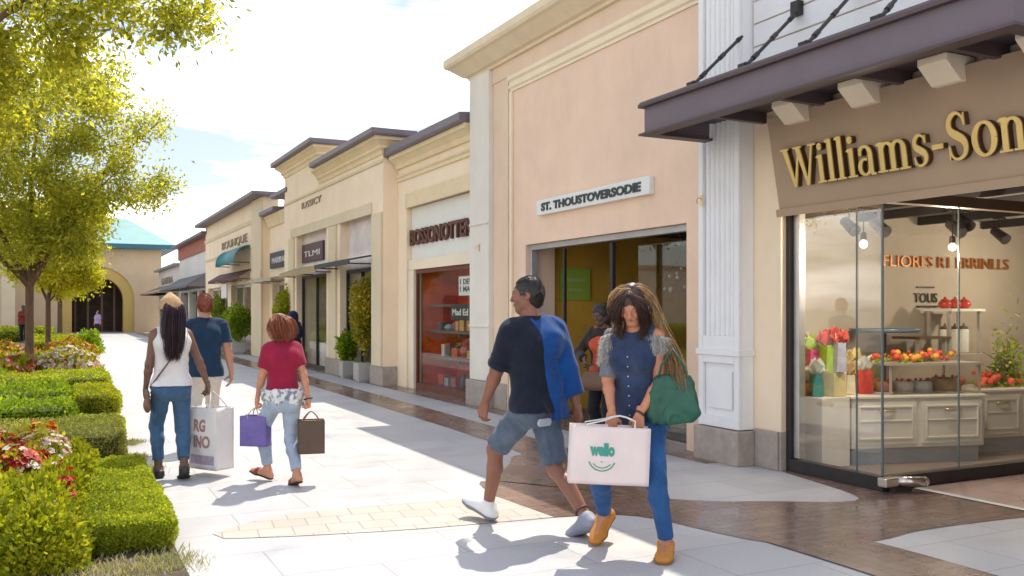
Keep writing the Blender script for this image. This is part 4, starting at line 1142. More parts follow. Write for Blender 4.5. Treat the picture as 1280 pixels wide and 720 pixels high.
# flower strips further back
k = 0
SP = [(-1.15,21.6,'pink and white flower clump left of the first tree trunk',[(FR,.6),(FP,.4)]),(-.78,22.9,'pink flower clump just left of the first tree trunk',[(FR,.55),(FP,.45)]),(-.12,23.2,'white and pink flower clump at the foot of the first trunk',[(FP,.6),(FW,.4)]),(.45,23.2,'white flower clump at the walk side of the first trunk',[(FP,.7),(FW,.3)]),
      (-1.35,26.0,'orange flower clump furthest left before the dark sided hedge',[(FO,.6),(FR,.4)]),(-.75,28.8,'red flower clump between the first and second trunk',[(FR,.7),(FP,.3)]),(.1,30.2,'bright red flower clump left of the white gravel',[(FR,.9),(FO,.1)]),(.6,31.8,'red orange flower clump nearest the lit walk',[(FR,.6),(FO,.4)]),(.3,28.4,'pale pink flower clump in front of the red ones',[(FP,.7),(FW,.3)]),(-1.3,31.5,'coral flower clump at the end of the dark sided hedge',[(FR,.5),(FO,.5)]),(.5,35.8,'far coral flower clump behind the second trunk',[(FO,.5),(FR,.5)])]
for x, y, lab, mix in SP:
    k += 1
    clump(lab, (x,y), (.58,.6,.5), 900, .10, G_YEL, 120+k, name='flower_cluster', cat='flowers', group='flower clumps around the tree trunks', flower=mix, nf=170, fsize=.065, stems=5)
clump('round green shrub at the corner of the lit walk', (1.05,36.0), (.45,.45,.75), 2500, .09, G_MID, 140)
clump('low pale shrub beside the round green one', (.75,33.8), (.45,.45,.45), 1200, .09, G_LIME, 141, flower=[(FW,1)], nf=60, fsize=.08)
# pebbles and pale tufts along the bed edge
def tufts(name, label, pts, seed, mat, L, n):
    r = np.random.default_rng(seed); P = []
    for x, y, s in pts:
        P.append(np.stack([x+r.normal(size=n)*s, y+r.normal(size=n)*s*1.4, np.full(n,.005)],1))
    P = np.concatenate(P)
    V, F = leaves(P, L, .16, r, along=np.repeat(np.array([[0,0,1.0]]),len(P),0), spread=.75)
    return tag(np_mesh(name, V, F, mat), label, 'ground cover', kind='stuff')
tufts('ground_cover', 'pale dry grass tufts along the edges of the flower bed', [(.35,5.85,.16),(.0,5.80,.15),(.62,5.95,.10),(-.5,5.75,.2),(.72,9.55,.10),(.55,9.75,.14),(.3,9.6,.18),(.8,11.5,.06),(.75,10.3,.06),(-.3,9.7,.2)], 7, leaf_mat('straw_blade', (.40,.36,.18), (.62,.57,.40), .3, c3=(.30,.33,.08)), .05, 460)

# potted plants at the shop doors
POT = plain('white_planter', (.46,.43,.39), rough=.5, var=.04)
def potted(label, x, y, r0, h0, rad, hc, n, L, mat, seed, pot=POT, square=True):
    r = np.random.default_rng(seed)
    t = thing('potted_plant', label, 'potted plant', (x, y, 0), 'potted plants at the shop doors')
    m = MB()
    if square: m.prism([(-r0*.85,-r0*.85),(r0*.85,-r0*.85),(r0*.85,r0*.85),(-r0*.85,r0*.85)], .004, .05, lambda u,v,w: (x+u,y+v,w)); m.box(x-r0,y-r0,.052,x+r0,y+r0,h0)
    else: m.lathe([(r0*.75,.004),(r0,h0*.9),(r0*1.08,h0*.92),(r0*1.08,h0)], (x,y,0), 16)
    m.build('pot', pot, t, bevel=.006)
    m = MB(); m.tube([(x,y,h0-.02),(x+.02,y,h0+hc*.5),(x,y+.02,h0+hc)], [.02,.016,.01], 6)
    m.build('stem', BARK, t)
    d = rand_dirs(n, r); s = 1-r.random(n)**2*.8; s = s*(1+.3*vnoise(d*2.5+seed,1))
    P = np.stack([x+d[:,0]*rad[0]*s, y+d[:,1]*rad[0]*s, h0+hc+d[:,2]*rad[1]*s],1)
    V, F = leaves(P, L, .5, r, along=d*.7, spread=.9)
    np_mesh('foliage', V, F, mat, t, org=(x,y,0)); return t
potted('tall yellow leafed plant in a white planter by the black awning door', 5.98, 19.1, .19, .42, (.28,.75), 1.05, 2600, .09, leaf_mat('gold_leaf', (.22,.20,.012), (.45,.36,.02), .4, c3=(.62,.50,.06)), 201)
potted('slim green grass plant in a white planter by the black awning door', 5.98, 20.4, .15, .40, (.16,.32), .32, 900, .12, G_MID, 202)
potted('tree-like plant in a planter between the stepped and the low cream shops', 5.95, 26.3, .2, .45, (.36,.6), 1.1, 2200, .11, G_YEL, 203)
potted('bushy green plant by the doors under the teal awning', 5.75, 33.2, .22, .45, (.42,.6), .7, 2200, .12, G_MID, 204)
potted('second bushy plant with white blooms under the teal awning', 5.55, 35.0, .2, .42, (.33,.45), .5, 1600, .11, G_MID, 205)
potted('dark green potted plant by the red shop window', 5.9, 38.8, .22, .45, (.4,.8), .9, 1500, .12, G_MID, 206)
# ------------------------------------------------------------------ inside the near shop
ENAMEL = plain('cream_enamel', (.74,.68,.58), rough=.4, var=.03)
TOE = plain('blue_grey_toe_kick', (.34,.36,.37), rough=.5)
BRASSP = plain('bright_brass_pull', (.80,.62,.34), rough=.3, metal=.8)
def rot_frame(ox, oy, ang):
    c, s = math.cos(ang), math.sin(ang)
    return lambda u, v, w: (ox+u*c-v*s, oy+u*s+v*c, w)     # u along the front, v away from the viewer, w up
def fbox(m, fr, u0, u1, v0, v1, w0, w1):
    return m.prism([(u0,v0),(u1,v0),(u1,v1),(u0,v1)], w0, w1, fr)
def counter(label, ox, oy, ang, L, D, nd, top=.70, case=True, cu=0, group='white shop counters'):
    fr = rot_frame(ox, oy, ang)
    t = thing('shop_counter', label, 'counter', (ox,oy,.006), group)
    m = MB(); fbox(m, fr, .03, L-.03, .05, D-.02, .008, .17); m.build('toe_kick', TOE, t)
    m = MB(); fbox(m, fr, 0, L, 0, D, .172, top-.03); m.build('cabinet', ENAMEL, t, bevel=.005)
    m = MB(); fbox(m, fr, -.02, L+.02, -.02, D+.02, top-.028, top); m.build('counter_top', ENAMEL, t, bevel=.005)
    w = L/nd
    for k in range(nd):
        m = MB(); a, b = k*w+.03, (k+1)*w-.03
        fbox(m, fr, a, b, -.012, -.001, .21, top-.06)
        for q in ((a+.04,a+.06,.26,top-.10),(b-.06,b-.04,.26,top-.10)): fbox(m, fr, q[0], q[1], -.022, -.0125, q[2], q[3])
        fbox(m, fr, a+.061, b-.061, -.022, -.0125, .26, .28); fbox(m, fr, a+.061, b-.061, -.022, -.0125, top-.12, top-.10); fbox(m, fr, a+.061, b-.061, -.02, -.0125, .44, .455)
        d = m.build('drawer', ENAMEL, t, bevel=.003)
        m = MB(); c = (a+b)/2
        m.tube([fr(c-.09,-.016,top-.14), fr(c-.05,-.04,top-.15), fr(c+.05,-.04,top-.15), fr(c+.09,-.016,top-.14)], .009, 8); m.build('handle', BRASSP, d, smooth=True)
    if case:
        m = MB(); T = top+.30
        for u in (cu+.02, L-.04): fbox(m, fr, u, u+.02, .02, .04, top+.002, T); fbox(m, fr, u, u+.02, D-.04, D-.02, top+.002, T)
        fbox(m, fr, cu, L, 0, D, T+.001, T+.025); m.build('case_frame', plain('pale_metal_frame', (.55,.52,.47), rough=.35, metal=.5), t)
        m = MB(); fbox(m, fr, cu+.04, L-.04, .024, .03, top+.003, T-.002); m.build('case_glass', glass_mat('case_glass', refl=.6), t)
    return t, fr
c1, f1 = counter('long white counter with brass pulls behind the glass corner', 7.12, 6.62, -.27, 1.50, .62, 2, cu=.42)
c2, f2 = counter('short white counter end turned to the street window', 7.12, 7.84, -PI/2, .60, .6, 1, case=False)
c3, f3 = counter('second white counter further right under yellow flowers', 8.95, 6.55, -.15, 1.8, .6, 3, case=False)
def cake(label, p, r, h, col, name='cake'):
    t = thing(name, label, name.replace('_',' '), p, 'cakes and confectionery in the glass case')
    m = MB(); m.lathe([(r*.3,0),(r*1.15,.004),(r*1.15,.012)], p, 16); m.build('plate', SGNW, t)
    m = MB(); m.lathe([(r,.0125),(r,h*.85),(r*.9,h),(r*.2,h*1.02)], p, 16); m.build('cake_body', plain('icing_%d_%d' % (int(col[0]*99), int(col[1]*99)), col, rough=.6, var=.2, vscale=30), t, smooth=True)
    m = MB()
    for k in range(7):
        a = 2*PI*k/7; m.sphere((p[0]+r*.7*math.cos(a), p[1]+r*.7*math.sin(a), p[2]+h+.01), .016, 8, 6)
    m.build('decoration', plain('berry_red', (.5,.03,.03), rough=.35), t, smooth=True)
for u, col, lab in ((.55,(.30,.12,.06),'small chocolate cake at the corner end of the glass case'),(.78,(.70,.55,.50),'pale pink cake in the glass case'),(1.0,(.62,.60,.58),'white iced cake in the middle of the glass case'),(1.28,(.36,.20,.10),'big domed brown loaf cake at the right of the glass case')):
    cake(lab, f1(u,.3,.7015), .10 if u < 1.1 else .15, .12 if u < 1.1 else .15, col)
def bunch(label, c, spread, n, cols, s, name='flower_arrangement', cat='flowers', seed=1, group=None):
    r = np.random.default_rng(seed)
    t = thing(name, label, cat, c, group)
    for ci, col in enumerate(cols):
        m = MB()
        for k in range(n//len(cols)):
            m.sphere((c[0]+r.normal()*spread[0], c[1]+r.normal()*spread[1], c[2]+s+abs(r.normal())*spread[2]), s*(.6+.6*r.random()), 7, 5)
        m.build('blossom', plain('bloom_%d_%d_%d' % tuple(int(99*q) for q in col), col, rough=.6, var=.3, vscale=40), t, smooth=True)
    P = np.array(c)+np.abs(r.normal(size=(160,3)))*np.array(spread)*r.choice([-1,1],size=(160,3))*np.array([1,1,0])+np.array([0,0,s])
    V, F = leaves(P, .07, .4, r)
    if spread[2] > .2:
        P2 = np.array(c)+r.normal(size=(500,3))*np.array(spread)*np.array([.9,.9,0])+np.array([0,0,1])*np.abs(r.normal(size=(500,1)))*spread[2]
        V2, F2 = leaves(P2, .08, .35, r, droop=.2); V, F = join_np([(V,F),(V2,F2)])
        ms = MB()
        for q in range(14): ms.tube([c, (c[0]+r.normal()*spread[0]*.5, c[1]+r.normal()*spread[1]*.5, c[2]+.25), (c[0]+r.normal()*spread[0]*1.2, c[1]+r.normal()*spread[1], c[2]+spread[2]*(1+r.random()))], .004, 5)
        ms.build('stem', BARK, t)
    np_mesh('greenery', V, F, G_MID, t, org=c)
RED_, ORG_, PNK, GRN = (.62,.05,.025), (.75,.28,.03), (.72,.18,.25), (.25,.35,.03)
bunch('row of red and orange flowers on top of the glass case', f1(.95,.3,1.028), (.28,.09,.03), 60, [RED_,ORG_,(.45,.03,.03)], .032, seed=2)
bunch('red flowers on the second counter', f3(.55,.3,.702), (.36,.09,.05), 50, [RED_,(.75,.12,.05)], .038, seed=3)
bunch('tall yellow spray of flowers on the second counter at the right', f3(.75,.35,.702), (.10,.08,.26), 60, [(.65,.52,.10),(.55,.45,.06)], .018, seed=4)
# gift bags and tissue piled in the display window
def gift_bag(label, p, w, d, h, ang, col, tissue):
    t = thing('gift_bag', label, 'gift bag', p, 'bright gift bags piled in the display window', ang)
    m = MB(); z = .003
    A = [(-w/2,-d/2),(w/2,-d/2),(w/2,d/2),(-w/2,d/2)]
    B = [(-w*.54,-d*.4),(w*.54,-d*.4),(w*.54,d*.4),(-w*.54,d*.4)]
    m.add([(x,y,z) for x,y in A]+[(x,y,h) for x,y in B]+[(x*.93,y*.9,h) for x,y in B]+[(x*.93,y*.9,.02) for x,y in A],
          [(3,2,1,0)]+[(i,(i+1)%4,4+(i+1)%4,4+i) for i in range(4)]+[(4+i,4+(i+1)%4,8+(i+1)%4,8+i) for i in range(4)]+[(8+i,8+(i+1)%4,12+(i+1)%4,12+i) for i in range(4)]+[(12,13,14,15)])
    m.build('bag_body', plain('paper_%d_%d_%d' % tuple(int(99*q) for q in col), col, rough=.5, var=.15, vscale=12), t, local=True)
    for s in (-1,1):
        m = MB(); m.tube([(-w*.22,s*d*.38,h),(-w*.18,s*d*.42,h+.09),(0,s*d*.43,h+.12),(w*.18,s*d*.42,h+.09),(w*.22,s*d*.38,h)], .004, 6); m.build('handle', SGNW, t, local=True)
    r = np.random.default_rng(int(w*1000)+int(p[2]*1000)); n = 34
    P = np.stack([r.normal(size=n)*w*.22, r.normal(size=n)*d*.18, h-.03+r.random(n)*.04],1)
    V, F = leaves(P, .13, .8, r, along=np.repeat(np.array([[0,0,1.]]),n,0), spread=.5)
    np_mesh('tissue', V, F, plain('tissue_%d_%d_%d' % tuple(int(99*q) for q in tissue), tissue, rough=.8), t)
wx = f2(.35,.3,.701)
m = MB()
rk = thing('display_riser', 'stepped pale riser under the gift bags in the display window', 'display stand', (6.85,6.95,.006))
m.box(6.72,6.62,.008,7.095,7.30,.70); m.build('riser_base', ENAMEL, rk, bevel=.006)
m = MB(); m.box(6.92,6.66,.703,7.09,7.28,.94); m.build('riser_step', plain('pale_yellow_box', (.70,.58,.30), rough=.6), rk, bevel=.005)
gift_bag('teal and white gift bag on the front of the riser', (6.82,6.80,.703), .17,.10,.22, 1.0, (.06,.30,.30), (.75,.74,.72))
gift_bag('small red gift bag beside the teal one', (6.80,6.96,.703), .14,.09,.14, 1.2, (.62,.06,.06), (.74,.60,.55))
gift_bag('bright pink gift bag on the upper step', (6.98,7.02,.943), .20,.11,.22, 1.1, (.72,.06,.28), (.45,.62,.10))
gift_bag('lime gift bag with red tissue on the upper step', (7.0,6.84,.943), .20,.11,.27, 1.25, (.38,.58,.05), (.68,.07,.06))
gift_bag('silver gift bag at the right end of the upper step', (7.02,6.70,.943), .15,.10,.30, 1.2, (.50,.50,.58), (.55,.08,.05))
gift_bag('mauve gift bag half behind the pink one', (7.03,7.20,.943), .17,.09,.27, 1.1, (.36,.20,.32), (.62,.48,.40))
gift_bag('cream gift bag on the corner of the long counter', f1(.10,.25,.702), .16,.10,.20, 1.25, (.70,.62,.42), (.70,.45,.20))
gift_bag('crimson gift bag with white tissue on the corner of the long counter', f1(.30,.28,.702), .17,.10,.25, -.2, (.55,.04,.05), (.78,.75,.72))
gift_bag('sky blue gift bag between the cream and crimson ones', f1(.20,.42,.702), .18,.10,.33, -.1, (.20,.38,.55), (.72,.55,.20))
# display stand with tiers on the back
st = thing('display_stand', 'tiered wooden stand with white jars at the back of the near shop', 'display stand', (9.6,7.55,.006))
WOODD = plain('walnut_shelf', (.13,.075,.045), rough=.5, var=.2)
m = MB(); m.box(8.95,7.30,.008,10.15,7.80,1.04); m.build('stand_cabinet', plain('greige_cabinet', (.42,.35,.28), rough=.5), st, bevel=.005)
m = MB(); m.box(9.55,7.35,1.55,10.15,7.75,1.58); m.build('shelf', SGNW, st)
m = MB(); m.box(9.0,7.35,1.22,9.54,7.75,1.25); m.build('shelf', WOODD, st)
m = MB()
for x in (9.57,10.11): m.box(x,7.4,1.042,x+.03,7.44,1.548); m.box(x,7.68,1.042,x+.03,7.72,1.548)
for x in (9.02,9.49): m.box(x,7.4,1.042,x+.03,7.44,1.218)
m.build('upright', plain('pale_metal_frame', (.55,.52,.47)), st)
for k, x in enumerate((9.68,9.86,10.02)):
    jar = thing('canister', ('left','middle','right')[k]+' white canister under the top shelf of the tiered stand', 'canister', (x,7.55,1.042), 'white canisters on the tiered stand')
    m = MB(); m.lathe([(.055,.0),(.06,.01),(.06,.27),(.05,.29)], (x,7.55,1.042), 14); m.build('canister_body', SGNW, jar, smooth=True)
    m = MB(); m.lathe([(.052,.291),(.052,.32),(.012,.33),(.016,.35),(.004,.36)], (x,7.55,1.042), 14); m.build('lid', WOODD, jar, smooth=True)
for k, x in enumerate((9.68,9.86,10.03)):
    b = thing('red_pot', ('left','middle','right')[k]+' round red pot on the top shelf of the tiered stand', 'pot', (x,7.55,1.583), 'red pots on the tiered stand')
    m = MB(); m.lathe([(.04,0),(.075,.03),(.075,.07),(.05,.10)], (x,7.55,1.583), 14); m.build('pot_body', plain('glazed_red', (.55,.05,.03), rough=.25), b, smooth=True)
    m = MB(); m.lathe([(.052,.101),(.03,.118),(.012,.12),(.014,.14),(.004,.145)], (x,7.55,1.583), 12); m.build('lid', plain('glazed_red', (.55,.05,.03)), b, smooth=True)
tr = thing('tray', 'long blue serving tray on a bracket beside the tiered stand', 'tray', (8.6,7.7,1.28))
m = MB(); m.lathe([(.05,0),(.36,.01),(.40,.05),(.385,.05),(.34,.022),(.05,.012)], (8.55,7.46,1.30), 24); m.build('tray_dish', plain('slate_blue_tray', (.12,.19,.27), rough=.3), tr, smooth=True)
m = MB(); m.tube([(8.55,7.46,1.296),(8.55,7.46,.70)], .015, 8); m.lathe([(.12,.0),(.12,.02),(.02,.03)], (8.55,7.46,.69), 14); m.build('tray_stem', DARK, tr)
tb = thing('side_table', 'plain white side table behind the glass case under the blue tray', 'table', (8.5,7.46,.006))
m = MB(); m.box(7.9,7.2,.64,8.9,7.72,.688); m.build('tabletop', ENAMEL, tb, bevel=.004)
for x,y in ((7.93,7.23),(8.83,7.23),(7.93,7.65),(8.83,7.65)):
    m = MB(); m.box(x,y,.008,x+.05,y+.05,.638); m.build('leg', ENAMEL, tb)
st2 = thing('stool', 'dark red stool in the gap between the two counters', 'stool', (8.72,6.7,.006))
m = MB(); m.lathe([(.10,.36),(.12,.37),(.12,.40),(.10,.41)], (8.74,6.72,0), 16); m.build('seat', plain('oxblood_leather', (.20,.03,.02), rough=.4), st2, smooth=True)
for a in (0,PI/2,PI,3*PI/2):
    m = MB(); m.tube([(8.74+.08*math.cos(a),6.72+.08*math.sin(a),.36),(8.74+.11*math.cos(a),6.72+.11*math.sin(a),.01)], .011, 6); m.build('leg', DARK, st2)
# lit lamps and track spots
BULB = emis('warm_bulb', (1.0,.72,.32), 22)
def pendant(label, x, y, z):
    t = thing('pendant_lamp', label, 'lamp', (x,y,2.72), 'bare bulb pendant lamps in the near shop')
    m = MB(); m.tube([(x,y,2.719),(x,y,z+.10)], .006, 6); m.build('cord', DARK, t)
    m = MB(); m.lathe([(.012,.10),(.028,.09),(.03,.03),(.022,.025)], (x,y,z), 12); m.build('lamp_holder', DARK, t)
    m = MB(); m.sphere((x,y,z-.012), .036, 12, 9); m.build('bulb', BULB, t, smooth=True)
    l = bpy.data.lights.new('lamp_glow', 'POINT'); l.energy = 72; l.color = (1,.86,.68); l.shadow_soft_size = .05
    o = bpy.data.objects.new('lamp_glow', l); COL.objects.link(o); o.location = (x,y,z-.09)
pendant('lit bare bulb pendant nearest the glass corner', 6.71, 6.1, 2.19)
pendant('lit bare bulb pendant further inside the near shop', 7.93, 6.1, 2.20)
pendant('lit bare bulb pendant deepest inside the near shop', 10.6, 6.6, 2.15)
def spot(label, x, y, z):
    t = thing('track_spotlight', label, 'spotlight', (x,y,2.72), 'black track spotlights in the near shop')
    m = MB(); m.tube([(x,y,2.62),(x,y,z+.08)], .012, 6); m.box(x-.06,y-.04,2.60,x+.06,y+.04,2.619); m.build('bracket', DARK, t)
    m = MB(); m.tube([(x+.02,y+.08,z+.06),(x-.02,y-.10,z-.06)], [.05,.062], 12); m.build('lamp_head', DARK, t)
for x, y, z, lab in ((7.02,6.2,2.36,'black track spotlight by the glass corner'),(7.22,6.75,2.42,'black track spotlight next to the corner bulb'),(8.42,6.45,2.42,'black track spotlight left of the inner bulb'),(8.62,6.5,2.50,'high black track spotlight above the inner bulb'),(9.63,6.8,2.42,'black track spotlight above the tiered stand'),(9.9,6.3,2.46,'black track spotlight near the right edge')):
    spot(lab, x, y, z)
# ------------------------------------------------------------------ inside the tan shop
sh = thing('display_shelf', 'dark shelf unit against the back wall of the tan shop', 'shelf', (9.4,10,0))
for h in (.4,.95,1.5,2.05):
    m = MB(); m.box(9.15,8.5,h,9.598,11.6,h+.04); m.build('shelf', WOODD, sh)
for y in (8.46,10.0,11.56):
    m = MB(); m.box(9.15,y,.01,9.598,y+.038,2.3); m.build('upright', WOODD, sh)
r_ = random.Random(4)
cols = [(.30,.22,.14),(.42,.36,.28),(.16,.06,.04),(.10,.14,.10),(.46,.40,.36),(.35,.10,.05)]
for i, h in enumerate((.44,.99,1.54,2.09)):
    for j in range(6):
        y = 8.7+j*.48+r_.random()*.1; s = .09+.05*r_.random(); hh = .12+.2*r_.random()
        m = MB(); m.lathe([(s*.7,0),(s,hh*.3),(s*.8,hh*.8),(s*.4,hh),(s*.45,hh*1.05)], (9.36,y,h+.001), 12)
        tag(m.build('vase', plain('vase_%d' % ((i*6+j) % 6), cols[(i*6+j) % 6], rough=.4), smooth=True), 'one of the dim vases ranged on the dark shelf unit of the tan shop', 'vase', 'vases on the dark shelf unit')
bn = thing('display_bench', 'low brown display bench with a red cushion inside the tan shop', 'bench', (7.4,8.8,0))
m = MB(); m.box(7.05,8.35,.30,7.75,9.25,.36); m.build('bench_top', WOODD, bn, bevel=.006)
for y in (8.38,9.16):
    m = MB(); m.box(7.1,y,.01,7.7,y+.06,.298); m.build('leg', WOODD, bn)
m = MB(); m.box(7.12,8.42,.362,7.68,9.15,.47); m.build('cushion', plain('rust_cushion', (.38,.085,.04), rough=.8, bscale=40), bn, bevel=.04)
bx = thing('storage_crate', 'grey brown crate stacked inside the tan shop door', 'crate', (7.6,9.6,0))
m = MB(); m.box(7.3,9.40,.012,7.9,9.9,.42); m.build('crate_body', plain('crate_wood', (.24,.19,.15), rough=.8, var=.2), bx, bevel=.01)
m = MB(); m.box(7.27,9.37,.422,7.93,9.93,.46); m.build('crate_lid', plain('crate_wood', (.24,.19,.15)), bx, bevel=.006)
dp = thing('branch_display', 'bare branches hung with pale ornaments inside the tan shop window', 'decoration', (7.9,9.3,0))
m = MB(); r = np.random.default_rng(9)
for k in range(9):
    y = 8.5+.22*k; m.tube([(7.6,y,2.75),(7.7,y+.2*r.normal(),2.3),(7.6+.2*r.normal(),y+.4*r.normal(),1.6+.4*r.random())],[.016,.012,.005],6)
m.build('branches', plain('dark_branch', (.09,.06,.045), rough=.9), dp)
m = MB()
for k in range(34): m.sphere((7.5+.35*r.random(), 8.4+2.0*r.random(), 1.75+.8*r.random()), .022+.02*r.random(), 8, 6)
m.build('ornaments', plain('pale_ornaments', (.62,.52,.46), rough=.4), dp, smooth=True)
# ------------------------------------------------------------------ red window display
for i, h in enumerate((.62,1.12,1.62)):
    t = thing('display_shelf', ('lowest','middle','upper')[i]+' dark wood shelf in the deep red window', 'shelf', (6.8,15.5,h), 'shelves in the deep red window')
    m = MB(); m.box(6.6,14.0,h,7.28,16.95,h+.05); m.build('shelf_board', WOODD, t, bevel=.004)
    m = MB(); m.box(6.62,15.4,h-.07,7.28,15.44,h-.002); m.build('bracket', DARK, t)
r_ = random.Random(8)
pal = [(.62,.55,.48),(.55,.08,.05),(.75,.70,.64),(.08,.07,.07),(.60,.32,.10),(.40,.10,.08),(.30,.34,.36)]
for i, h in enumerate((.102,.671,1.171)):
    y = 14.2
    while y < 16.6:
        w, hh = .12+.16*r_.random(), .12+.16*r_.random()
        col = r_.randrange(len(pal))
        m = MB()
        if r_.random() < .5: m.box(6.72,y,h+.001,6.95,y+w,h+hh)
        else: m.lathe([(w*.35,.001),(w*.5,hh*.4),(w*.42,hh*.8),(w*.2,hh)], (6.82,y+w/2,h), 12)
        tag(m.build('display_goods', plain('goods_%d' % col, pal[col], rough=.5), bevel=.004), 'small boxed goods on the '+('floor','lowest shelf','middle shelf')[i]+' of the deep red window', 'goods', 'goods in the deep red window')
        y += w+.05+.1*r_.random()
t = thing('window_notice', 'white framed notice high in the deep red window', 'notice', (6.5,14.5,1.95), 'notices in the deep red window')
m = MB(); m.box(6.44,14.18,1.82,6.455,14.98,2.16); m.build('notice_board', SGNW, t)
text_part('lettering', '1 DEWI\n1 MAAI', .13, fac_frame(6.44,14.92,2.02), INK, t, width=.66, ext=.004, bold=.004)
t = thing('window_notice', 'dark notice with white writing in the middle of the deep red window', 'notice', (6.5,14.9,1.45), 'notices in the deep red window')
m = MB(); m.box(6.44,14.2,1.38,6.455,15.35,1.66); m.build('notice_board', DARK, t)
text_part('lettering', 'Mad Ed', .16, fac_frame(6.44,15.27,1.47), SGNW, t, width=.7, ext=.004, bold=.004)
# lanterns on the white pilasters
for x, y, z, lab in ((6.17,13.5,2.58,'small brass hook bracket on the white pilaster of the tan shop'),(6.10,7.70,2.72,'small brass hook bracket on the fluted pilaster')):
    t = thing('wall_bracket', lab, 'bracket', (x,y,z), 'brass hook brackets on the pilasters')
    m = MB(); m.box(x-.008,y-.02,z-.06,x-.001,y+.02,z+.06); m.build('back_plate', BRASSP, t)
    m = MB(); m.tube([(x-.009,y,z+.02),(x-.05,y,z+.03),(x-.07,y,z-.01),(x-.05,y,z-.03)], .008, 7); m.build('hook', BRASSP, t)
# ------------------------------------------------------------------ shop floor goods seen through the stepped shop's glass
for x, y, h, lab, c in ((6.9,24.3,1.1,'pale draped table of folded goods in the stepped cream shop window',(.70,.60,.52)),(7.0,19.6,1.0,'white display plinth in the stepped cream shop window',(.74,.73,.70))):
    t = thing('display_table', lab, 'display table', (x,y,0))
    m = MB(); m.box(x-.35,y-.7,.01,x+.35,y+.7,h*.6); m.build('table_body', plain('tb_%d' % int(c[1]*100), c, rough=.8), t, bevel=.02)
    m = MB()
    for k in range(5): m.box(x-.2,y-.6+.25*k,h*.6+.001,x+.15,y-.42+.25*k,h*.6+.10+.05*(k%3))
    m.build('folded_goods', plain('folded_goods', (.45,.22,.15), rough=.9, var=.5, vscale=6), t, bevel=.01)
# ------------------------------------------------------------------ people
def V3(*a): return np.array(a, float)
def nrm(v): return v/max(np.linalg.norm(v), 1e-9)
def rotm(axis, a): return np.array(Matrix.Rotation(a, 3, Vector(axis)))
def ik(a, c, l1, l2, pole):
    d = c-a; L = np.linalg.norm(d); L2 = min(L, (l1+l2)*.999); u = d/L
    c = a+u*L2
    x = (l1*l1-l2*l2+L2*L2)/(2*L2); h = math.sqrt(max(l1*l1-x*x, 0))
    p = pole-u*(pole@u); p = nrm(p)
    return a+u*x+p*h, c
class Skel: pass
def skeleton(H, female, hands, feet, lean=0, twist=0, drop=0, pel=(0,0), head=(0,0), side=0, shw=None):
    k = Skel(); s = H/1.75; k.s = s; k.female = female
    P = V3(pel[0], pel[1], .53*H-drop); k.pelvis = P
    Rl = rotm((1,0,0), -math.radians(lean)) @ rotm((0,1,0), math.radians(side))
    up = Rl@V3(0,0,1); k.up = up
    Rt = Rl @ rotm((0,0,1), math.radians(twist)); k.Rt = Rt; k.Rp = rotm((0,0,1), math.radians(-twist*.6))
    k.fwd = Rt@V3(0,1,0)
    k.waist = P+up*.16*s; k.chest = P+up*.36*s; k.neck = P+up*.55*s
    sw = (shw or (.158 if female else .19))*s; hw = (.088 if female else .085)*s
    Rh = Rt @ rotm((0,0,1), math.radians(head[0])) @ rotm((1,0,0), math.radians(head[1])); k.Rh = Rh
    k.hc = k.neck+up*.075*s+Rh@V3(0,.02*s,.105*s)
    k.sh = {}; k.el = {}; k.wr = {}; k.hip = {}; k.kn = {}; k.an = {}; k.ft = {}; k.toe = {}
    for sg, nm in ((-1,'L'),(1,'R')):
        k.sh[nm] = k.neck+Rt@V3(sg*sw, -.005*s, -.055*s)
        k.hip[nm] = P+k.Rp@V3(sg*hw, 0, -.03*s)
        hd = hands[nm]
        pole = Rt@V3(sg*.45, -1, -.3)
        if len(hd) > 3: pole = V3(*hd[3])
        k.el[nm], k.wr[nm] = ik(k.sh[nm], V3(*hd[:3]), .285*s, .255*s, pole)
        f = feet[nm]      # (x, y, ankle height, toe yaw deg, pitch deg)
        an = V3(f[0], f[1], f[2])
        yaw, pit = math.radians(f[3]), math.radians(f[4])
        td = V3(-math.sin(yaw)*math.cos(pit), math.cos(yaw)*math.cos(pit), math.sin(pit)); k.toe[nm] = td
        k.kn[nm], k.an[nm] = ik(k.hip[nm], an, .425*s, .41*s, V3(-math.sin(yaw)*.6+sg*.08, 1, .1))
    return k
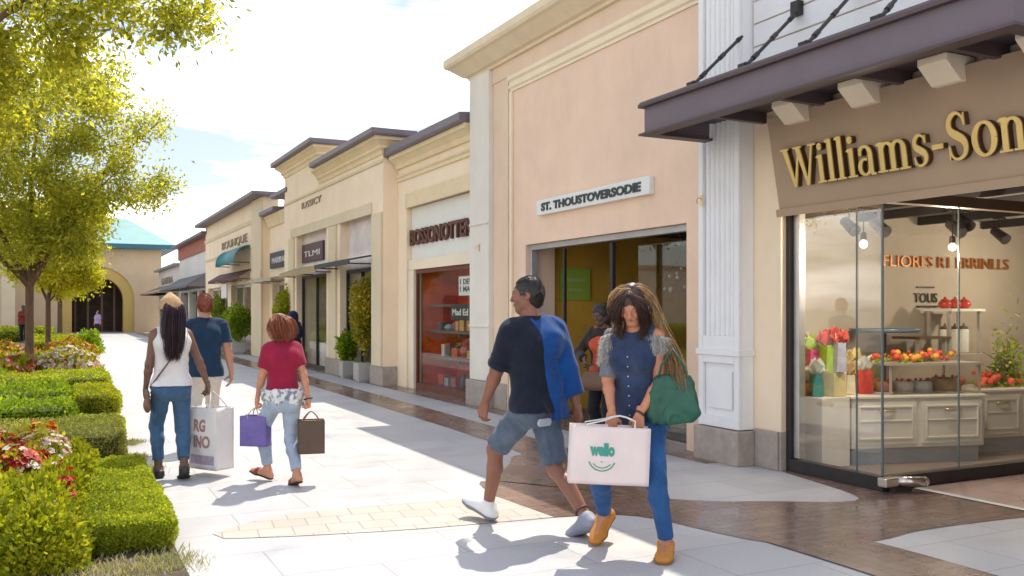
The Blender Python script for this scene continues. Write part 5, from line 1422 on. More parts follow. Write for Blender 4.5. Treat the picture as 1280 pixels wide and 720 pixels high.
def torso(f, k, off=0, low=True):
    s = k.s; w = k.Rt@V3(1,0,0); fw = k.fwd; F = k.female
    pw = k.Rp@V3(1,0,0); pf = k.Rp@V3(0,1,0)
    if low:
        f.cone(k.pelvis-pw*.055*s-V3(0,0,.01*s), k.pelvis+pw*.055*s-V3(0,0,.01*s), .112*s+off, .112*s+off, .04, pf, .86)
        for sg in (-1,1): f.ball(k.pelvis+pw*sg*.07*s-pf*.055*s-V3(0,0,.055*s), .082*s+off, .05)
    ww = .108 if F else .125
    f.cone(k.pelvis+k.up*.03*s-pw*.03*s, k.waist-w*.02*s, .115*s+off, ww*s+off, .05, fw, .74)
    f.cone(k.pelvis+k.up*.03*s+pw*.03*s, k.waist+w*.02*s, .115*s+off, ww*s+off, .05, fw, .74)
    cw = .118 if F else .138
    for sg in (-1,1): f.cone(k.waist+w*sg*.02*s, k.chest+w*sg*.035*s, ww*s+off, cw*s+off, .05, fw, .78)
    f.cone(k.chest, k.neck-k.up*.09*s, cw*s+off, .10*s+off, .06, fw, .76)
    f.cone(k.sh['L']*.86+k.sh['R']*.14-k.up*.012*s, k.sh['R']*.86+k.sh['L']*.14-k.up*.012*s, .058*s+off, .058*s+off, .06)
    for sg in (-1,1):
        f.ball(k.chest+w*sg*.075*s+fw*(.085 if F else .07)*s+k.up*(.0 if F else .03)*s, (.062 if F else .055)*s+off, .05)
        f.ball(k.chest+w*sg*.08*s-fw*.065*s+k.up*.05*s, .075*s+off, .06)
def neckp(f, k, off=0):
    s = k.s; r = .048 if k.female else .058
    f.cone(k.neck-k.up*.03*s, k.neck+k.up*.09*s+k.Rh@V3(0,.005*s,0), r*1.12*s+off, r*s+off, .03)
    if off == .0012: return
    for nm in 'LR': f.cone(k.neck+k.up*.035*s, k.sh[nm]*.72+k.neck*.28+k.up*.012*s, .035*s+off, .042*s+off, .05)
def armp(f, k, nm, off=0, t0=0, t1=2.0, kk=.04, offe=None):
    s = k.s; g = .88 if k.female else 1.05
    a, e, w = k.sh[nm], k.el[nm], k.wr[nm]
    d = nrm(e-a); offe = off if offe is None else offe
    if t1 <= 1:
        c = (a+(e-a)*t1, d)
        f.cone(a, e, .056*s*g+off, .046*s*g+offe, kk, cut=c)
    else:
        f.cone(a, e, .056*s*g+off, .040*s*g+off, kk)
        m = e+(w-e)*.3
        if t1 >= 2:
            f.cone(e, m, .040*s*g+off, .042*s*g+off, .03); f.cone(m, w, .042*s*g+off, .026*s*g+off, .02)
        else:
            c = (e+(w-e)*(t1-1), nrm(w-e))
            f.cone(e, w, .043*s*g+off, .036*s*g+offe, .03, cut=c)
def legp(f, k, nm, off=0, t1=2.0, kk=.03, offe=None):
    s = k.s; g = 1.0 if k.female else 1.03
    h, kn, an = k.hip[nm], k.kn[nm], k.an[nm]; offe = off if offe is None else offe
    back = nrm(np.cross(nrm(an-kn), np.cross(nrm(an-kn), k.toe[nm])));
    if back@k.toe[nm] > 0: back = -back
    if t1 <= 1:
        c = (h+(kn-h)*t1, nrm(kn-h))
        f.cone(h, kn, .088*s*g+off, .060*s*g+offe, kk, cut=c)
        return
    f.cone(h, kn, .088*s*g+off, .056*s*g+off, kk)
    m = kn+(an-kn)*.32+back*.018*s
    c2 = None
    if t1 < 2:
        p = kn+(an-kn)*(t1-1); c2 = (p, nrm(an-kn))
        f.cone(kn, m, .055*s*g+off, .056*s*g+off, .03, cut=c2)
        f.cone(m, an, .056*s*g+off, .040*s*g+offe, .02, cut=c2)
    else:
        f.cone(kn, m, .052*s*g+off, .053*s*g+off, .03); f.cone(m, an, .053*s*g+off, .036*s*g+off, .02)
def footp(f, k, nm, off=0, cut=None, heel=0):
    s = k.s; an, td = k.an[nm], k.toe[nm]
    sd_ = nrm(np.cross(td, V3(0,0,1))); dn = nrm(np.cross(td, sd_)); dn = dn if dn[2] < 0 else -dn
    he = an-td*.045*s+dn*.045*s; ba = an+td*.13*s+dn*.058*s; to = an+td*.185*s+dn*.060*s
    f.cone(an, he, .036*s+off, .034*s+off, .02); f.cone(an+dn*.01*s, ba, .036*s+off, .030*s+off, .03, sd_, 1.2)
    f.cone(he, ba, .032*s+off, .030*s+off, .02, sd_, 1.15); f.cone(ba, to, .031*s+off, .024*s+off, .02, sd_, 1.45)
def headp(f, k, fine=True):
    s = k.s; R_, c = k.Rh, k.hc; X = R_@V3(1,0,0)
    q = lambda x, y, z: c+R_@V3(x*s, y*s, z*s)
    f.ball(q(0,-.018,.028), .092*s, .02, X, .84)
    f.cone(q(0,.026,.014), q(0,.018,-.03), .062*s, .059*s, .04, X, .98)
    f.cone(q(0,.03,-.05), q(0,.058,-.086), .048*s, .024*s, .03)
    for x in (-1,1): f.cone(q(x*.054,-.005,-.045), q(x*.018,.056,-.093), .019*s, .018*s, .03)
    if not fine: return
    f.cone(q(-.040,.074,.031), q(.040,.074,.031), .0135*s, .0135*s, .016)
    for x in (-1,1):
        f.ball(q(x*.042,.062,-.020), .022*s, .02)
        f.ball(q(x*.032,.090,.010), .0120*s, .010, sub=True)
        z_ = R_@V3(0,0,1)
        f.cone(q(x*.024,.0755,.012), q(x*.041,.0735,.012), .0130*s, .0120*s, .004, cut=(q(0,0,.0125), -z_))
        f.cone(q(x*.024,.0755,.006), q(x*.041,.0735,.006), .0128*s, .0118*s, .004, cut=(q(0,0,.0055), z_))
        f.ball(q(x*.076,-.008,-.004), .031*s, .006, R_@V3(1,.35*x,0)/1.06, .36)
        f.ball(q(x*.079,.002,-.002), .014*s, .006, R_@V3(1,.3*x,0)/1.04, .5, sub=True)
    f.cone(q(0,.084,.020), q(0,.103,-.020), .0085*s, .0115*s, .012)
    for x in (-1,1): f.ball(q(x*.012,.094,-.025), .0090*s, .007)
    f.ball(q(0,.062,-.052), .025*s, .02, X, 1.25)
def faceparts(t, k, lipc):
    s = k.s; q = lambda x, y, z: k.hc+k.Rh@V3(x*s, y*s, z*s)
    f = Field(.0028)
    for a_ in (-1,1):
        f.cone(q(0,.0890,-.0500), q(a_*.022,.0800,-.0545), .0046*s, .0030*s, .003); f.cone(q(0,.0890,-.0595), q(a_*.021,.0800,-.0560), .0054*s, .0030*s, .003)
    V, F = f.mesh(); np_mesh('lips', V, F, plain('lip_%d' % int(lipc[0]*1000), lipc, rough=.4, var=.1, vscale=60), t, smooth=True)
    for x in (-1,1):
        m = MB(); m.sphere(q(x*.0325,.0735,.009), .0122*s, 12, 9); e = m.build('eye', plain('eye_white', (.50,.46,.43), rough=.3), t, smooth=True, local=True)
        m = MB(); m.sphere(q(x*.0325,.0800,.009), .0064*s, 10, 8); m.build('iris', plain('dark_iris', (.025,.014,.009), rough=.15), e, smooth=True, local=True)
        m = MB(); m.tube([q(x*z[0],z[1],z[2]) for z in ((.014,.0885,.030),(.030,.0875,.0365),(.047,.0780,.033),(.054,.070,.028))], [.0030*s,.0042*s,.0035*s,.0015*s], 6)
        m.build('eyebrow', plain('brow_hair', (.03,.018,.012), rough=.8), t, smooth=True, local=True)
def handmesh(k, nm, dirv, palm, curl=(55,65,40), h=.0042, thumb=35):
    s = k.s*(.93 if k.female else 1.02); w = k.wr[nm]
    d = nrm(dirv); pn = nrm(palm-d*(palm@d)); side = np.cross(d, pn)      # palm normal points out of the palm
    sg = 1 if nm == 'R' else -1
    # thumb side: for a hanging hand with palm facing the thigh the thumb points forward
    ts = nrm(np.cross(pn, d))*(-sg)
    k.thumbdir = ts
    f = Field(h)
    kn0 = w+d*.092*s
    f.cone(w-d*.04*s, w, .024*s, .025*s, .01); 
    for i in range(4):
        o = ts*(.030-.021*i)*s
        f.cone(w+d*.012*s+o*.62, kn0+o-d*(.004*abs(i-1))*s, .0150*s, .0125*s, .016)
    f.cone(w+d*.01*s, w+d*.055*s+ts*.018*s+pn*.006*s, .018*s, .019*s, .02)
    lens = [(.040,.024,.019),(.045,.028,.020),(.041,.026,.019),(.032,.019,.017)]
    for i in range(4):
        o = ts*(.030-.021*i)*s; p = kn0+o-d*(.004*abs(i-1))*s
        ang = 0; fan = nrm(d+ts*(.06-.05*i))
        for j in range(3):
            ang += math.radians(curl[j]+(i-1.5)*4*(1 if curl[0] > 30 else .5))
            dd = fan*math.cos(ang)+pn*math.sin(ang)
            q = p+dd*lens[i][j]*s; r0 = (.0092-.0008*j-(.0008 if i == 3 else 0))*s
            f.cone(p, q, r0, r0*.93, .004); p = q
    p = w+d*.028*s+ts*.026*s+pn*.006*s
    td = nrm(d*.62+ts*.70+pn*.30)
    q = p+td*.042*s; f.cone(p, q, .0135*s, .0110*s, .012)
    td2 = nrm(d*.85+ts*.18+pn*(.3+thumb/60)); q2 = q+td2*.031*s; f.cone(q, q2, .0105*s, .0095*s, .005)
    td3 = nrm(d*.7-ts*.15+pn*(.5+thumb/40)); f.cone(q2, q2+td3*.024*s, .0096*s, .0078*s, .005)
    return f.mesh()
SKINS = {}
def skin_mat(name, c):
    if name in MATS: return MATS[name]
    m, nt, out = new_mat(name)
    p = N(nt, 'ShaderNodeBsdfPrincipled')
    f = ramp(nt, noise(nt, 9, 5, .6), [(.3, dk(c,.86)), (.7, tuple(min(1,x*y) for x,y in zip(c,(1.12,1.06,1.04))))])
    nt.links.new(f, p.inputs['Base Color']); p.inputs['Roughness'].default_value = .48
    p.inputs['Subsurface Weight'].default_value = .12; p.inputs['Subsurface Radius'].default_value = (.02,.008,.004); p.inputs['Subsurface Scale'].default_value = .5
    nt.links.new(bump(nt, noise(nt, 140, 3), .12, .001), p.inputs['Normal'])
    nt.links.new(p.outputs[0], out.inputs[0]); MATS[name] = m; return m
def cloth_mat(name, c, rough=.85, var=.12, weave=260, fade=None, vscale=5, sheen=.15, glow=0):
    if name in MATS: return MATS[name]
    m, nt, out = new_mat(name)
    p = N(nt, 'ShaderNodeBsdfPrincipled'); p.inputs['Roughness'].default_value = rough; p.inputs['Sheen Weight'].default_value = sheen
    p.inputs['Specular IOR Level'].default_value = .2
    f = ramp(nt, noise(nt, vscale, 6, .65), [(.3, dk(c,1-var)), (.7, dk(c,1+var) if fade is None else fade)])
    f2 = ramp(nt, noise(nt, weave, 2, .5), [(.35,.86),(.65,1.1)])
    nt.links.new(mixc(nt, 1, f, f2, 'MULTIPLY'), p.inputs['Base Color'])
    h = mixc(nt, .35, noise(nt, 11, 5, .6, stretch=(1,1,.7)), noise(nt, weave, 2))
    nt.links.new(bump(nt, h, .35, .012), p.inputs['Normal'])
    nt.links.new(p.outputs[0], out.inputs[0]); MATS[name] = m; return m
def hair_mat(name, c1, c2):
    if name in MATS: return MATS[name]
    m, nt, out = new_mat(name)
    p = N(nt, 'ShaderNodeBsdfPrincipled'); p.inputs['Roughness'].default_value = .42
    g = N(nt, 'ShaderNodeNewGeometry')
    a = ramp(nt, g.outputs['Random Per Island'], [(0, c1), (1, c2)])
    f = ramp(nt, noise(nt, 60, 4, .6, stretch=(1,1,.08)), [(.3,.6),(.7,1.35)])
    nt.links.new(mixc(nt, 1, a, f, 'MULTIPLY'), p.inputs['Base Color'])
    nt.links.new(bump(nt, noise(nt, 150, 3, .6, stretch=(1,1,.06)), .5, .004), p.inputs['Normal'])
    nt.links.new(p.outputs[0], out.inputs[0]); MATS[name] = m; return m
def drape(V, F, amp, fr, seed, zdir=1.0):
    n = vnormals(V, F)
    q = V*np.array([fr, fr, fr*.55*zdir])
    d = vnoise(q+3.1*vnoise(V*fr*.5, seed)[:,None], seed)*.7+vnoise(q*2.3, seed+1)*.3
    return V+n*(d*amp)[:,None]
def person(label, x, y, ang, k, skin, h=.011, hands=None, hh=.0042, group='people walking along the shops', face=True, lip=(.30,.09,.075)):
    t = thing('person', label, 'person', (x, y, 0), group, ang)
    f = Field(h); torso(f, k); neckp(f, k); headp(f, k, False)
    for nm in 'LR':
        armp(f, k, nm); legp(f, k, nm); footp(f, k, nm)
    parts = [f.mesh()]
    if face:
        f = Field(.0042 if h > .0105 else .0032); headp(f, k); neckp(f, k, .0012); parts.append(f.mesh())
        V, F = parts[-1]; keep = ((V[F].mean(1)-(k.neck+k.up*.045*k.s))@k.up) > 0; parts[-1] = (V, F[keep])
    for nm in 'LR':
        d, pn, cu = hands[nm]
        parts.append(handmesh(k, nm, V3(*d), V3(*pn), cu, hh))
    Vb, Fb = join_np(parts)
    np_mesh('body', Vb, Fb, skin, t, smooth=True)
    if face: faceparts(t, k, lip)
    return t
def garment(name, t, k, mat, build, cuts=(), h=.0095, amp=.006, fr=9, seed=1, thick=0):
    f = Field(h); build(f)
    for p, n in cuts: f.plane(p, n)
    V, F = f.mesh(); V = drape(V, F, amp, fr, seed)
    return np_mesh(name, V, F, mat, t, smooth=True)
def tee(name, t, k, mat, off=.012, sleeve=.55, hem=-.10, neck=.07, amp=.007, flare=.0, seed=1, cap=None, vneck=0, h=.0095, sleeve_off=None):
    s = k.s; pw = k.Rp@V3(1,0,0); pf = k.Rp@V3(0,1,0)
    def b(f):
        torso(f, k, off)
        f.cone(k.pelvis-pw*.055*s-V3(0,0,.01*s), k.pelvis+pw*.055*s-V3(0,0,.01*s), .112*s+off+.012, .112*s+off+.012, .04, pf, .9)
        f.cone(k.pelvis+k.up*.03*s, k.waist, .128*s+off+.008, .112*s+off+.004, .05, k.fwd, .78)
        for sg in (-1,1): f.ball(k.pelvis+pw*sg*.07*s-pf*.055*s-V3(0,0,.055*s), .083*s+off+.014, .05)
        if flare: f.cone(k.pelvis-V3(0,0,.02*s), k.pelvis+V3(0,0,hem*s), .128*s+off, .135*s+off+flare, .03, pf, .82)
        for nm in 'LR':
            if sleeve > 0: armp(f, k, nm, off if sleeve_off is None else sleeve_off, t1=sleeve, offe=(off if sleeve_off is None else sleeve_off)+.010)
        for nm in 'LR': f.cone(k.neck+k.up*.02*s, k.sh[nm]*.72+k.neck*.28+k.up*.008*s, .030*s+off, .042*s+off, .05)
        f.ball(k.neck+k.up*.055*s+k.fwd*(.02+vneck)*s, neck*s, .01, sub=True)
        if sleeve == 0:
            for nm in 'LR': f.ball(k.sh[nm]*1.12-k.neck*.12+k.up*.01*s, .075*s, .01, sub=True)
    return garment(name, t, k, mat, b, [(k.pelvis+V3(0,0,hem*s), V3(0,0,-1))], amp=amp, seed=seed, h=h)
def trousers(name, t, k, mat, off=.010, t1=1.86, offe=None, waist=.10, amp=.006, seed=2, h=.0095, fr=11):
    s = k.s
    def b(f):
        pw = k.Rp@V3(1,0,0); pf = k.Rp@V3(0,1,0)
        f.cone(k.pelvis-pw*.055*s-V3(0,0,.01*s), k.pelvis+pw*.055*s-V3(0,0,.01*s), .112*s+off, .112*s+off, .04, pf, .86)
        for sg in (-1,1): f.ball(k.pelvis+pw*sg*.07*s-pf*.055*s-V3(0,0,.055*s), .083*s+off, .05)
        f.cone(k.pelvis+k.up*.03*s, k.waist, .128*s+off, .115*s+off, .05, k.fwd, .76)
        for nm in 'LR': legp(f, k, nm, off, t1, offe=offe)
    return garment(name, t, k, mat, b, [(k.pelvis+k.up*waist*s, k.up)], amp=amp, seed=seed, h=h, fr=fr)
def shoes(t, k, mats, sole, off=.007, kind='shoe', top=.035, soleth=.022):
    s = k.s
    for nm in 'LR':
        td = k.toe[nm]; sd_ = nrm(np.cross(td, V3(0,0,1))); dn = nrm(np.cross(td, sd_)); dn = dn if dn[2] < 0 else -dn
        f = Field(.0075); footp(f, k, nm, off)
        f.plane(k.an[nm]-dn*top*s*.3+td*0, nrm(-dn*1.0+td*.25)*1.0)
        f.plane(k.an[nm]+dn*.080*s, dn)
        V, F = f.mesh(); o = np_mesh(kind, V, F, mats[nm] if isinstance(mats, dict) else mats, t, smooth=True)
        if soleth:
            f = Field(.0075); footp(f, k, nm, off+.006); f.plane(k.an[nm]+dn*(.086*s-soleth), -dn); f.plane(k.an[nm]+dn*.087*s, dn)
            V, F = f.mesh(); np_mesh('sole', V, F, sole, o, smooth=False)
def sandal(t, k, mat, sole):
    s = k.s
    for nm in 'LR':
        td = k.toe[nm]; sd_ = nrm(np.cross(td, V3(0,0,1))); dn = nrm(np.cross(td, sd_)); dn = dn if dn[2] < 0 else -dn
        f = Field(.007); footp(f, k, nm, .010); f.plane(k.an[nm]+dn*.070*s, -dn); f.plane(k.an[nm]+dn*.088*s, dn); V, F = f.mesh(); o = np_mesh('sandal', V, F, sole, t)
        f = Field(.006); footp(f, k, nm, .006); c = k.an[nm]+td*.115*s; f.plane(c+td*.022*s, td); f.plane(c-td*.022*s, -td); V, F = f.mesh(); np_mesh('strap', V, F, mat, o, smooth=True)
        f = Field(.006); f.cone(k.an[nm]-nrm(k.kn[nm]-k.an[nm])*-.0, k.an[nm]+nrm(k.kn[nm]-k.an[nm])*.022, .042*s, .040*s, .01); V, F = f.mesh(); np_mesh('strap', V, F, mat, o, smooth=True)
def hair_cap(k, off=.010, nape=-.06, back=0.0, face=(.112,-.030,.098)):
    # skull cap open over the face
    s = k.s; R_, c = k.Rh, k.hc; q = lambda x, y, z: c+R_@V3(x*s, y*s, z*s)
    f = Field(.006)
    f.ball(q(0,-.022-back,.032), .096*s+off, .02, R_@V3(1,0,0), .85)
    f.cone(q(0,-.045-back,.0), q(0,-.045,nape), .072*s+off, .055*s+off, .03, R_@V3(1,0,0), 1.0)
    f.ball(q(0,face[0],face[1]), face[2]*s, .012, sub=True)
    for x in (-1,1): f.ball(q(x*.092,.012,-.030), .036*s, .010, sub=True)
    f.plane(q(0,0,nape-.02), R_@V3(0,.5,-1)/1.118)
    V, F = f.mesh(); n = vnormals(V, F)
    return V+n*(vnoise(V*np.array([150,150,40]), 3)*.0022+vnoise(V*30, 5)*.004)[:,None], F
def locks(paths, r0, seed=1, n=90, wave=.012, spread=.03, steps=12, sides=5, freq=3.0, ends=.25):
    # paths: list of guide polylines (np arrays) in the person's frame
    r = np.random.default_rng(seed); m = MB()
    for i in range(n):
        g = np.array(paths[r.integers(len(paths))], float)
        near = [q for q in paths if len(q) == len(g) and np.linalg.norm(np.array(q[-1])-g[-1]) < .12 and np.linalg.norm(np.array(q[2])-g[2]) < .09]
        g2 = np.array(near[r.integers(len(near))], float)
        a = r.random()*.45; P = g*(1-a)+g2*a
        P = np.array(curve_pts([tuple(p) for p in P], 4)) if P.shape[1] == 2 else P
        tt = np.linspace(0, len(P)-1, steps); i0 = np.minimum(tt.astype(int), len(P)-2); fr = (tt-i0)[:,None]
        Q = P[i0]*(1-fr)+P[i0+1]*fr
        for _ in range(2): Q[1:-1] = (Q[:-2]+2*Q[1:-1]+Q[2:])/4
        off = r.normal(size=3)*spread; ph = np.array([.7,2.1,4.0])+off*18+r.normal(size=3)*.35; t = np.linspace(0,1,steps)
        Q = Q+off*np.minimum(t*2.2+.15,1)[:,None]+np.stack([np.sin(t*freq*6.28+ph[j])*wave*t for j in range(3)],1)
        L = 1-ends*r.random(); cut = max(4, int(steps*L)); Q = Q[:cut]
        rr = r0*(.6+.7*r.random())*(1-.75*np.linspace(0,1,cut)**2)
        m.tube([tuple(q) for q in Q], list(rr), sides)
    V = np.array([tuple(v) for v in m.v]); return V, m.f
def stubble(k, cap, n, L, seed, wild=.45, wd=.10):
    # short hair: many fine blades lying back over the skull cap
    V, F = cap; r = np.random.default_rng(seed); n_ = vnormals(V, F)
    c = k.Rh.T@0 if False else None
    q = (V-k.hc)@k.Rh/k.s
    ok = np.where((q[:,2] > -.075))[0]
    i = ok[r.integers(len(ok), size=n)]
    back = k.Rh@V3(0,-1,-.55)
    al = n_[i]*.55+back*(q[i,2:3] < .085)*.8+r.normal(size=(n,3))*.15
    return leaves(V[i]-n_[i]*.004, L, wd, r, along=al/np.linalg.norm(al,axis=1,keepdims=True), spread=wild)
def hair_obj(t, mat, cap=None, lk=None, st=None):
    mb = MB()
    if st is not None: mb.add(st[0], [tuple(int(i) for i in f) for f in st[1]])
    if cap is not None: mb.add(cap[0], [tuple(int(i) for i in f) for f in cap[1]])
    if lk is not None: mb.add(lk[0], lk[1])
    return mb.build('hair', mat, t, smooth=True, local=True)
def ring(t, name, c, axis, r, tr, mat, parent=None):
    a = nrm(V3(*axis)); u = nrm(np.cross(a, V3(.3,.2,.9))); v = np.cross(a, u)
    m = MB(); m.tube([tuple(V3(*c)+(u*math.cos(q)+v*math.sin(q))*r) for q in np.linspace(0,2*PI,17)], tr, 6); return m.build(name, mat, parent or t, smooth=True, local=True)

# ---- bags
def bag_disp(u, v, seed, slump):
    return .010*math.sin(PI*u)*math.sin(PI*min(v*1.1,1))+slump*float(vnoise(np.array([[u*4+seed, v*5, seed]]),2)[0])*2*math.sin(PI*u)
def bag_face(w, d, h, slump=.004):
    # frame on the printed face of a bag: u to the right from its centre line, v up from the base
    def fr(u, v, o):
        return (u, -d/2-bag_disp(min(max(u/w+.5,0),1), min(max(v/h,0),1), 1, slump)-.002-o, v)
    return fr
def paper_bag(label, p, w, d, h, ang, col, handle_top, hmat, mark=None, tilt=0, hw=.3, handle_at=0.0, slump=.004, cat='shopping bag', lean=0, name='shopping_bag', hr=.005):
    t = thing(name, label, cat, p, 'shopping bags', ang)
    t.rotation_euler = (lean, tilt, ang)
    nx, nz = 14, 14; m = MB()
    def side(P0, P1, n_, seed, gus=0):
        vs = []
        for j in range(nz+1):
            for i in range(n_+1):
                u, v = i/n_, j/nz
                q = V3(*P0)*(1-u)+V3(*P1)*u; q[2] = v*h
                nn = nrm(np.cross(V3(*P1)-V3(*P0), V3(0,0,1)))
                q = q+nn*(bag_disp(u, v, seed, slump)-gus*math.sin(PI*u)*v)
                vs.append(q)
        fs = [(j*(n_+1)+i, j*(n_+1)+i+1, (j+1)*(n_+1)+i+1, (j+1)*(n_+1)+i) for j in range(nz) for i in range(n_)]
        m.add(vs, fs)
    A = [(-w/2,-d/2,0),(w/2,-d/2,0),(w/2,d/2,0),(-w/2,d/2,0)]
    side(A[0],A[1],nx,1); side(A[1],A[2],6,2,.03); side(A[2],A[3],nx,3); side(A[3],A[0],6,4,.03)
    m.quad((-w/2,-d/2,.004),(w/2,-d/2,.004),(w/2,d/2,.004),(-w/2,d/2,.004))
    o = m.build('bag_body', col, t, smooth=True, local=True)
    so_ = o.modifiers.new('paper', 'SOLIDIFY'); so_.thickness = .003; so_.offset = -1
    for s_ in (-1,1):
        m = MB(); yb = s_*(d/2-.004)
        pts = [(-w*hw,yb,h-.03),(-w*hw,yb,h+.01)]+[(handle_at+(-w*hw)*math.cos(PI*q/6)*1.0*(1-.55*math.sin(PI*q/6)), yb*(1-.85*math.sin(PI*q/6)), h+.01+(handle_top-h-.01)*math.sin(PI*q/6)) for q in range(1,6)]+[(w*hw,yb,h+.01),(w*hw,yb,h-.03)]
        m.tube(pts, hr, 7); m.build('handle', hmat, t, smooth=True, local=True)
    if mark: mark(t, w, d, h)
    return t
# ------------------------------------------------------------------ the people in the picture
def W2L(root, ang, p):
    dx, dy = p[0]-root[0], p[1]-root[1]; c, s = math.cos(ang), math.sin(ang)
    return (dx*c+dy*s, -dx*s+dy*c)
def L2W(root, ang, p):
    c, s = math.cos(ang), math.sin(ang); return (root[0]+p[0]*c-p[1]*s, root[1]+p[0]*s+p[1]*c)
def Hd(k, x, y, z): return k.hc+k.Rh@V3(x*k.s, y*k.s, z*k.s)
GRIP = (75, 80, 50); RELAX = (22, 28, 18)
DOWN = (0, .05, -1)
PAPERW = plain('white_paper', (.76,.72,.70), rough=.6, var=.04, vscale=6, bscale=18, bstr=.15, bdist=.01)
CORD = plain('white_cord', (.72,.69,.64), rough=.8)
JEAN1 = cloth_mat('blue_denim', (.045,.105,.205), var=.25, fade=(.085,.175,.31))
JEANR = cloth_mat('royal_blue_denim', (.018,.075,.22), var=.2, fade=(.035,.125,.32))
JEANL = cloth_mat('pale_blue_denim', (.32,.40,.52), var=.15, fade=(.48,.55,.66))
LEATH = plain('dark_shoe_leather', (.035,.03,.03), rough=.45, var=.2)
RUB = plain('rubber_sole', (.05,.045,.04), rough=.8)
# 1 -- woman with the white bag
r1, a1 = (.96, 9.0), .03
k = skeleton(1.66, True, {'L': (-.22,.04,.83), 'R': (.33,-.02,.84)}, {'L': (-.10,.10,.085,6,0), 'R': (.09,-.16,.125,-6,-22)}, lean=3, twist=5, drop=.015, head=(12,-6))
t = person('woman in a white top and jeans walking away with a large white bag', *r1, a1, k, skin_mat('deep_brown_skin', (.17,.085,.055)), hands={'L': (DOWN,(1,.1,0),(35,40,25)), 'R': ((.1,0,-1),(-1,0,0),GRIP)})
tee('top', t, k, cloth_mat('white_cotton', (.74,.71,.70), var=.06), sleeve=0, hem=.0, neck=.105, off=.013, seed=4)
trousers('jeans', t, k, JEAN1, t1=1.80, off=.010, amp=.010, seed=5, waist=.05)
shoes(t, k, LEATH, RUB, kind='shoe', top=-.10)
g = []
for x in (-.07,-.04,0,.04,.07):
    g.append([Hd(k,x*.6,-.02,.12),Hd(k,x,-.11,.06),Hd(k,x*1.15,-.125,-.06),k.neck+V3(x*1.0,-.15,-.02),k.neck+V3(x*.9,-.165,-.16),k.neck+V3(x*.55,-.165,-.32)])
hair_obj(t, hair_mat('black_brown_hair', (.018,.007,.011), (.048,.017,.024)), hair_cap(k, off=.012, nape=-.09), locks(g, .003, 3, 1300, wave=.010, spread=.017, steps=18, sides=3, freq=1.6))
f = Field(.007); f.ball(Hd(k,0,-.028,.040), .126*k.s, .02, k.Rh@V3(1,0,0), .88); f.ball(Hd(k,0,-.035,.155), .03, .03); f.plane(Hd(k,0,0,.022), k.Rh@V3(0,.25,-1)/1.03); V, F = f.mesh(); V = drape(V, F, .003, 16, 8)
np_mesh('cap', V, F, cloth_mat('tan_knit', (.46,.29,.15), var=.3, weave=70), t, smooth=True)
m = MB(); n_ = 12
st_pts = [(.085,.10,1.405),(.09,.02,1.43),(.075,-.075,1.37),(.02,-.135,1.25),(-.06,-.14,1.12),(-.135,-.10,1.0),(-.19,-.03,.90)]
m.tube([tuple(V3(*p)*V3(1,1,.949)) for p in st_pts], .008, 6)
wb = L2W(r1, a1, (-.215,-.03))
hb = thing('shoulder_bag', 'small brown bag on a thin strap at the hip of the white-topped woman', 'handbag', (wb[0],wb[1],.74), None, a1)
f = Field(.006); f.cone((0,-.045,-.05),(0,.045,-.05),.062,.062,.02,V3(1,0,0),.45); f.cone((0,-.035,.05),(0,.035,.05),.050,.050,.03,V3(1,0,0),.40); V, F = f.mesh(); V = drape(V,F,.004,20,3)
np_mesh('bag_body', V, F, plain('tan_brown_leather', (.17,.085,.045), rough=.5, bscale=60, bstr=.15), hb, smooth=True)
m2 = MB(); m2.v = [(p[0]+.215, p[1]+.03, p[2]-.74) for p in m.v]; m2.f = m.f; m2.build('strap', plain('tan_brown_leather', (.17,.085,.045)), hb, smooth=True, local=True)
def mark1(t, w, d, h):
    fr = bag_face(w, d, h)
    ink = plain('faded_rose_print', (.36,.20,.17), rough=.7, var=.3, vscale=30)
    text_part('printed_mark', 'RG\nINO', .15, lambda u, v, o: fr(u-.11, v+.36, o), ink, t, width=.22, ext=.002, bold=.006, local=True)
    m = MB(); n = 12
    for i in range(n):
        u0, u1 = -w*.42+w*.84*i/n, -w*.42+w*.84*(i+1)/n
        m.quad(fr(u0,.05,0),fr(u1,.05,0),fr(u1,.135,0),fr(u0,.135,0))
    m.build('printed_band', plain('mauve_print', (.42,.33,.42), rough=.7, var=.25, vscale=40), t, local=True)
hw_ = L2W(r1, a1, (.345,-.02))
paper_bag('large white paper bag with rosy print carried by the white-topped woman', (hw_[0]+.01,hw_[1],.07), .38, .21, .58, math.radians(-58), PAPERW, .725, CORD, mark1, hw=.24, hr=.006)
# 2 -- man in the navy tee ahead of her
r2, a2 = (1.50, 10.7), .0
k = skeleton(1.74, False, {'L': (-.27,.08,.86), 'R': (.27,-.10,.86)}, {'L': (-.10,-.20,.12,4,-20), 'R': (.10,.20,.085,-4,6)}, lean=2, drop=.03, head=(6,-3))
t = person('man in a navy tee and pale trousers walking ahead of the white-topped woman', *r2, a2, k, skin_mat('tanned_skin', (.46,.235,.15)), hands={'L': (DOWN,(1,0,0),RELAX), 'R': (DOWN,(-1,0,0),RELAX)})
tee('tee_shirt', t, k, cloth_mat('navy_cotton', (.012,.035,.075), var=.2), off=.016, sleeve=.72, hem=-.07, seed=7)
trousers('trousers', t, k, cloth_mat('stone_cotton', (.62,.56,.50), var=.08), off=.014, t1=1.9, seed=8, waist=.0)
shoes(t, k, plain('tan_suede', (.30,.20,.12), rough=.9), RUB)
hair_obj(t, hair_mat('copper_hair', (.20,.055,.03), (.34,.10,.055)), hc_ := hair_cap(k, off=.008, nape=-.035), None, stubble(k, hc_, 12000, .014, 3, wild=.35))
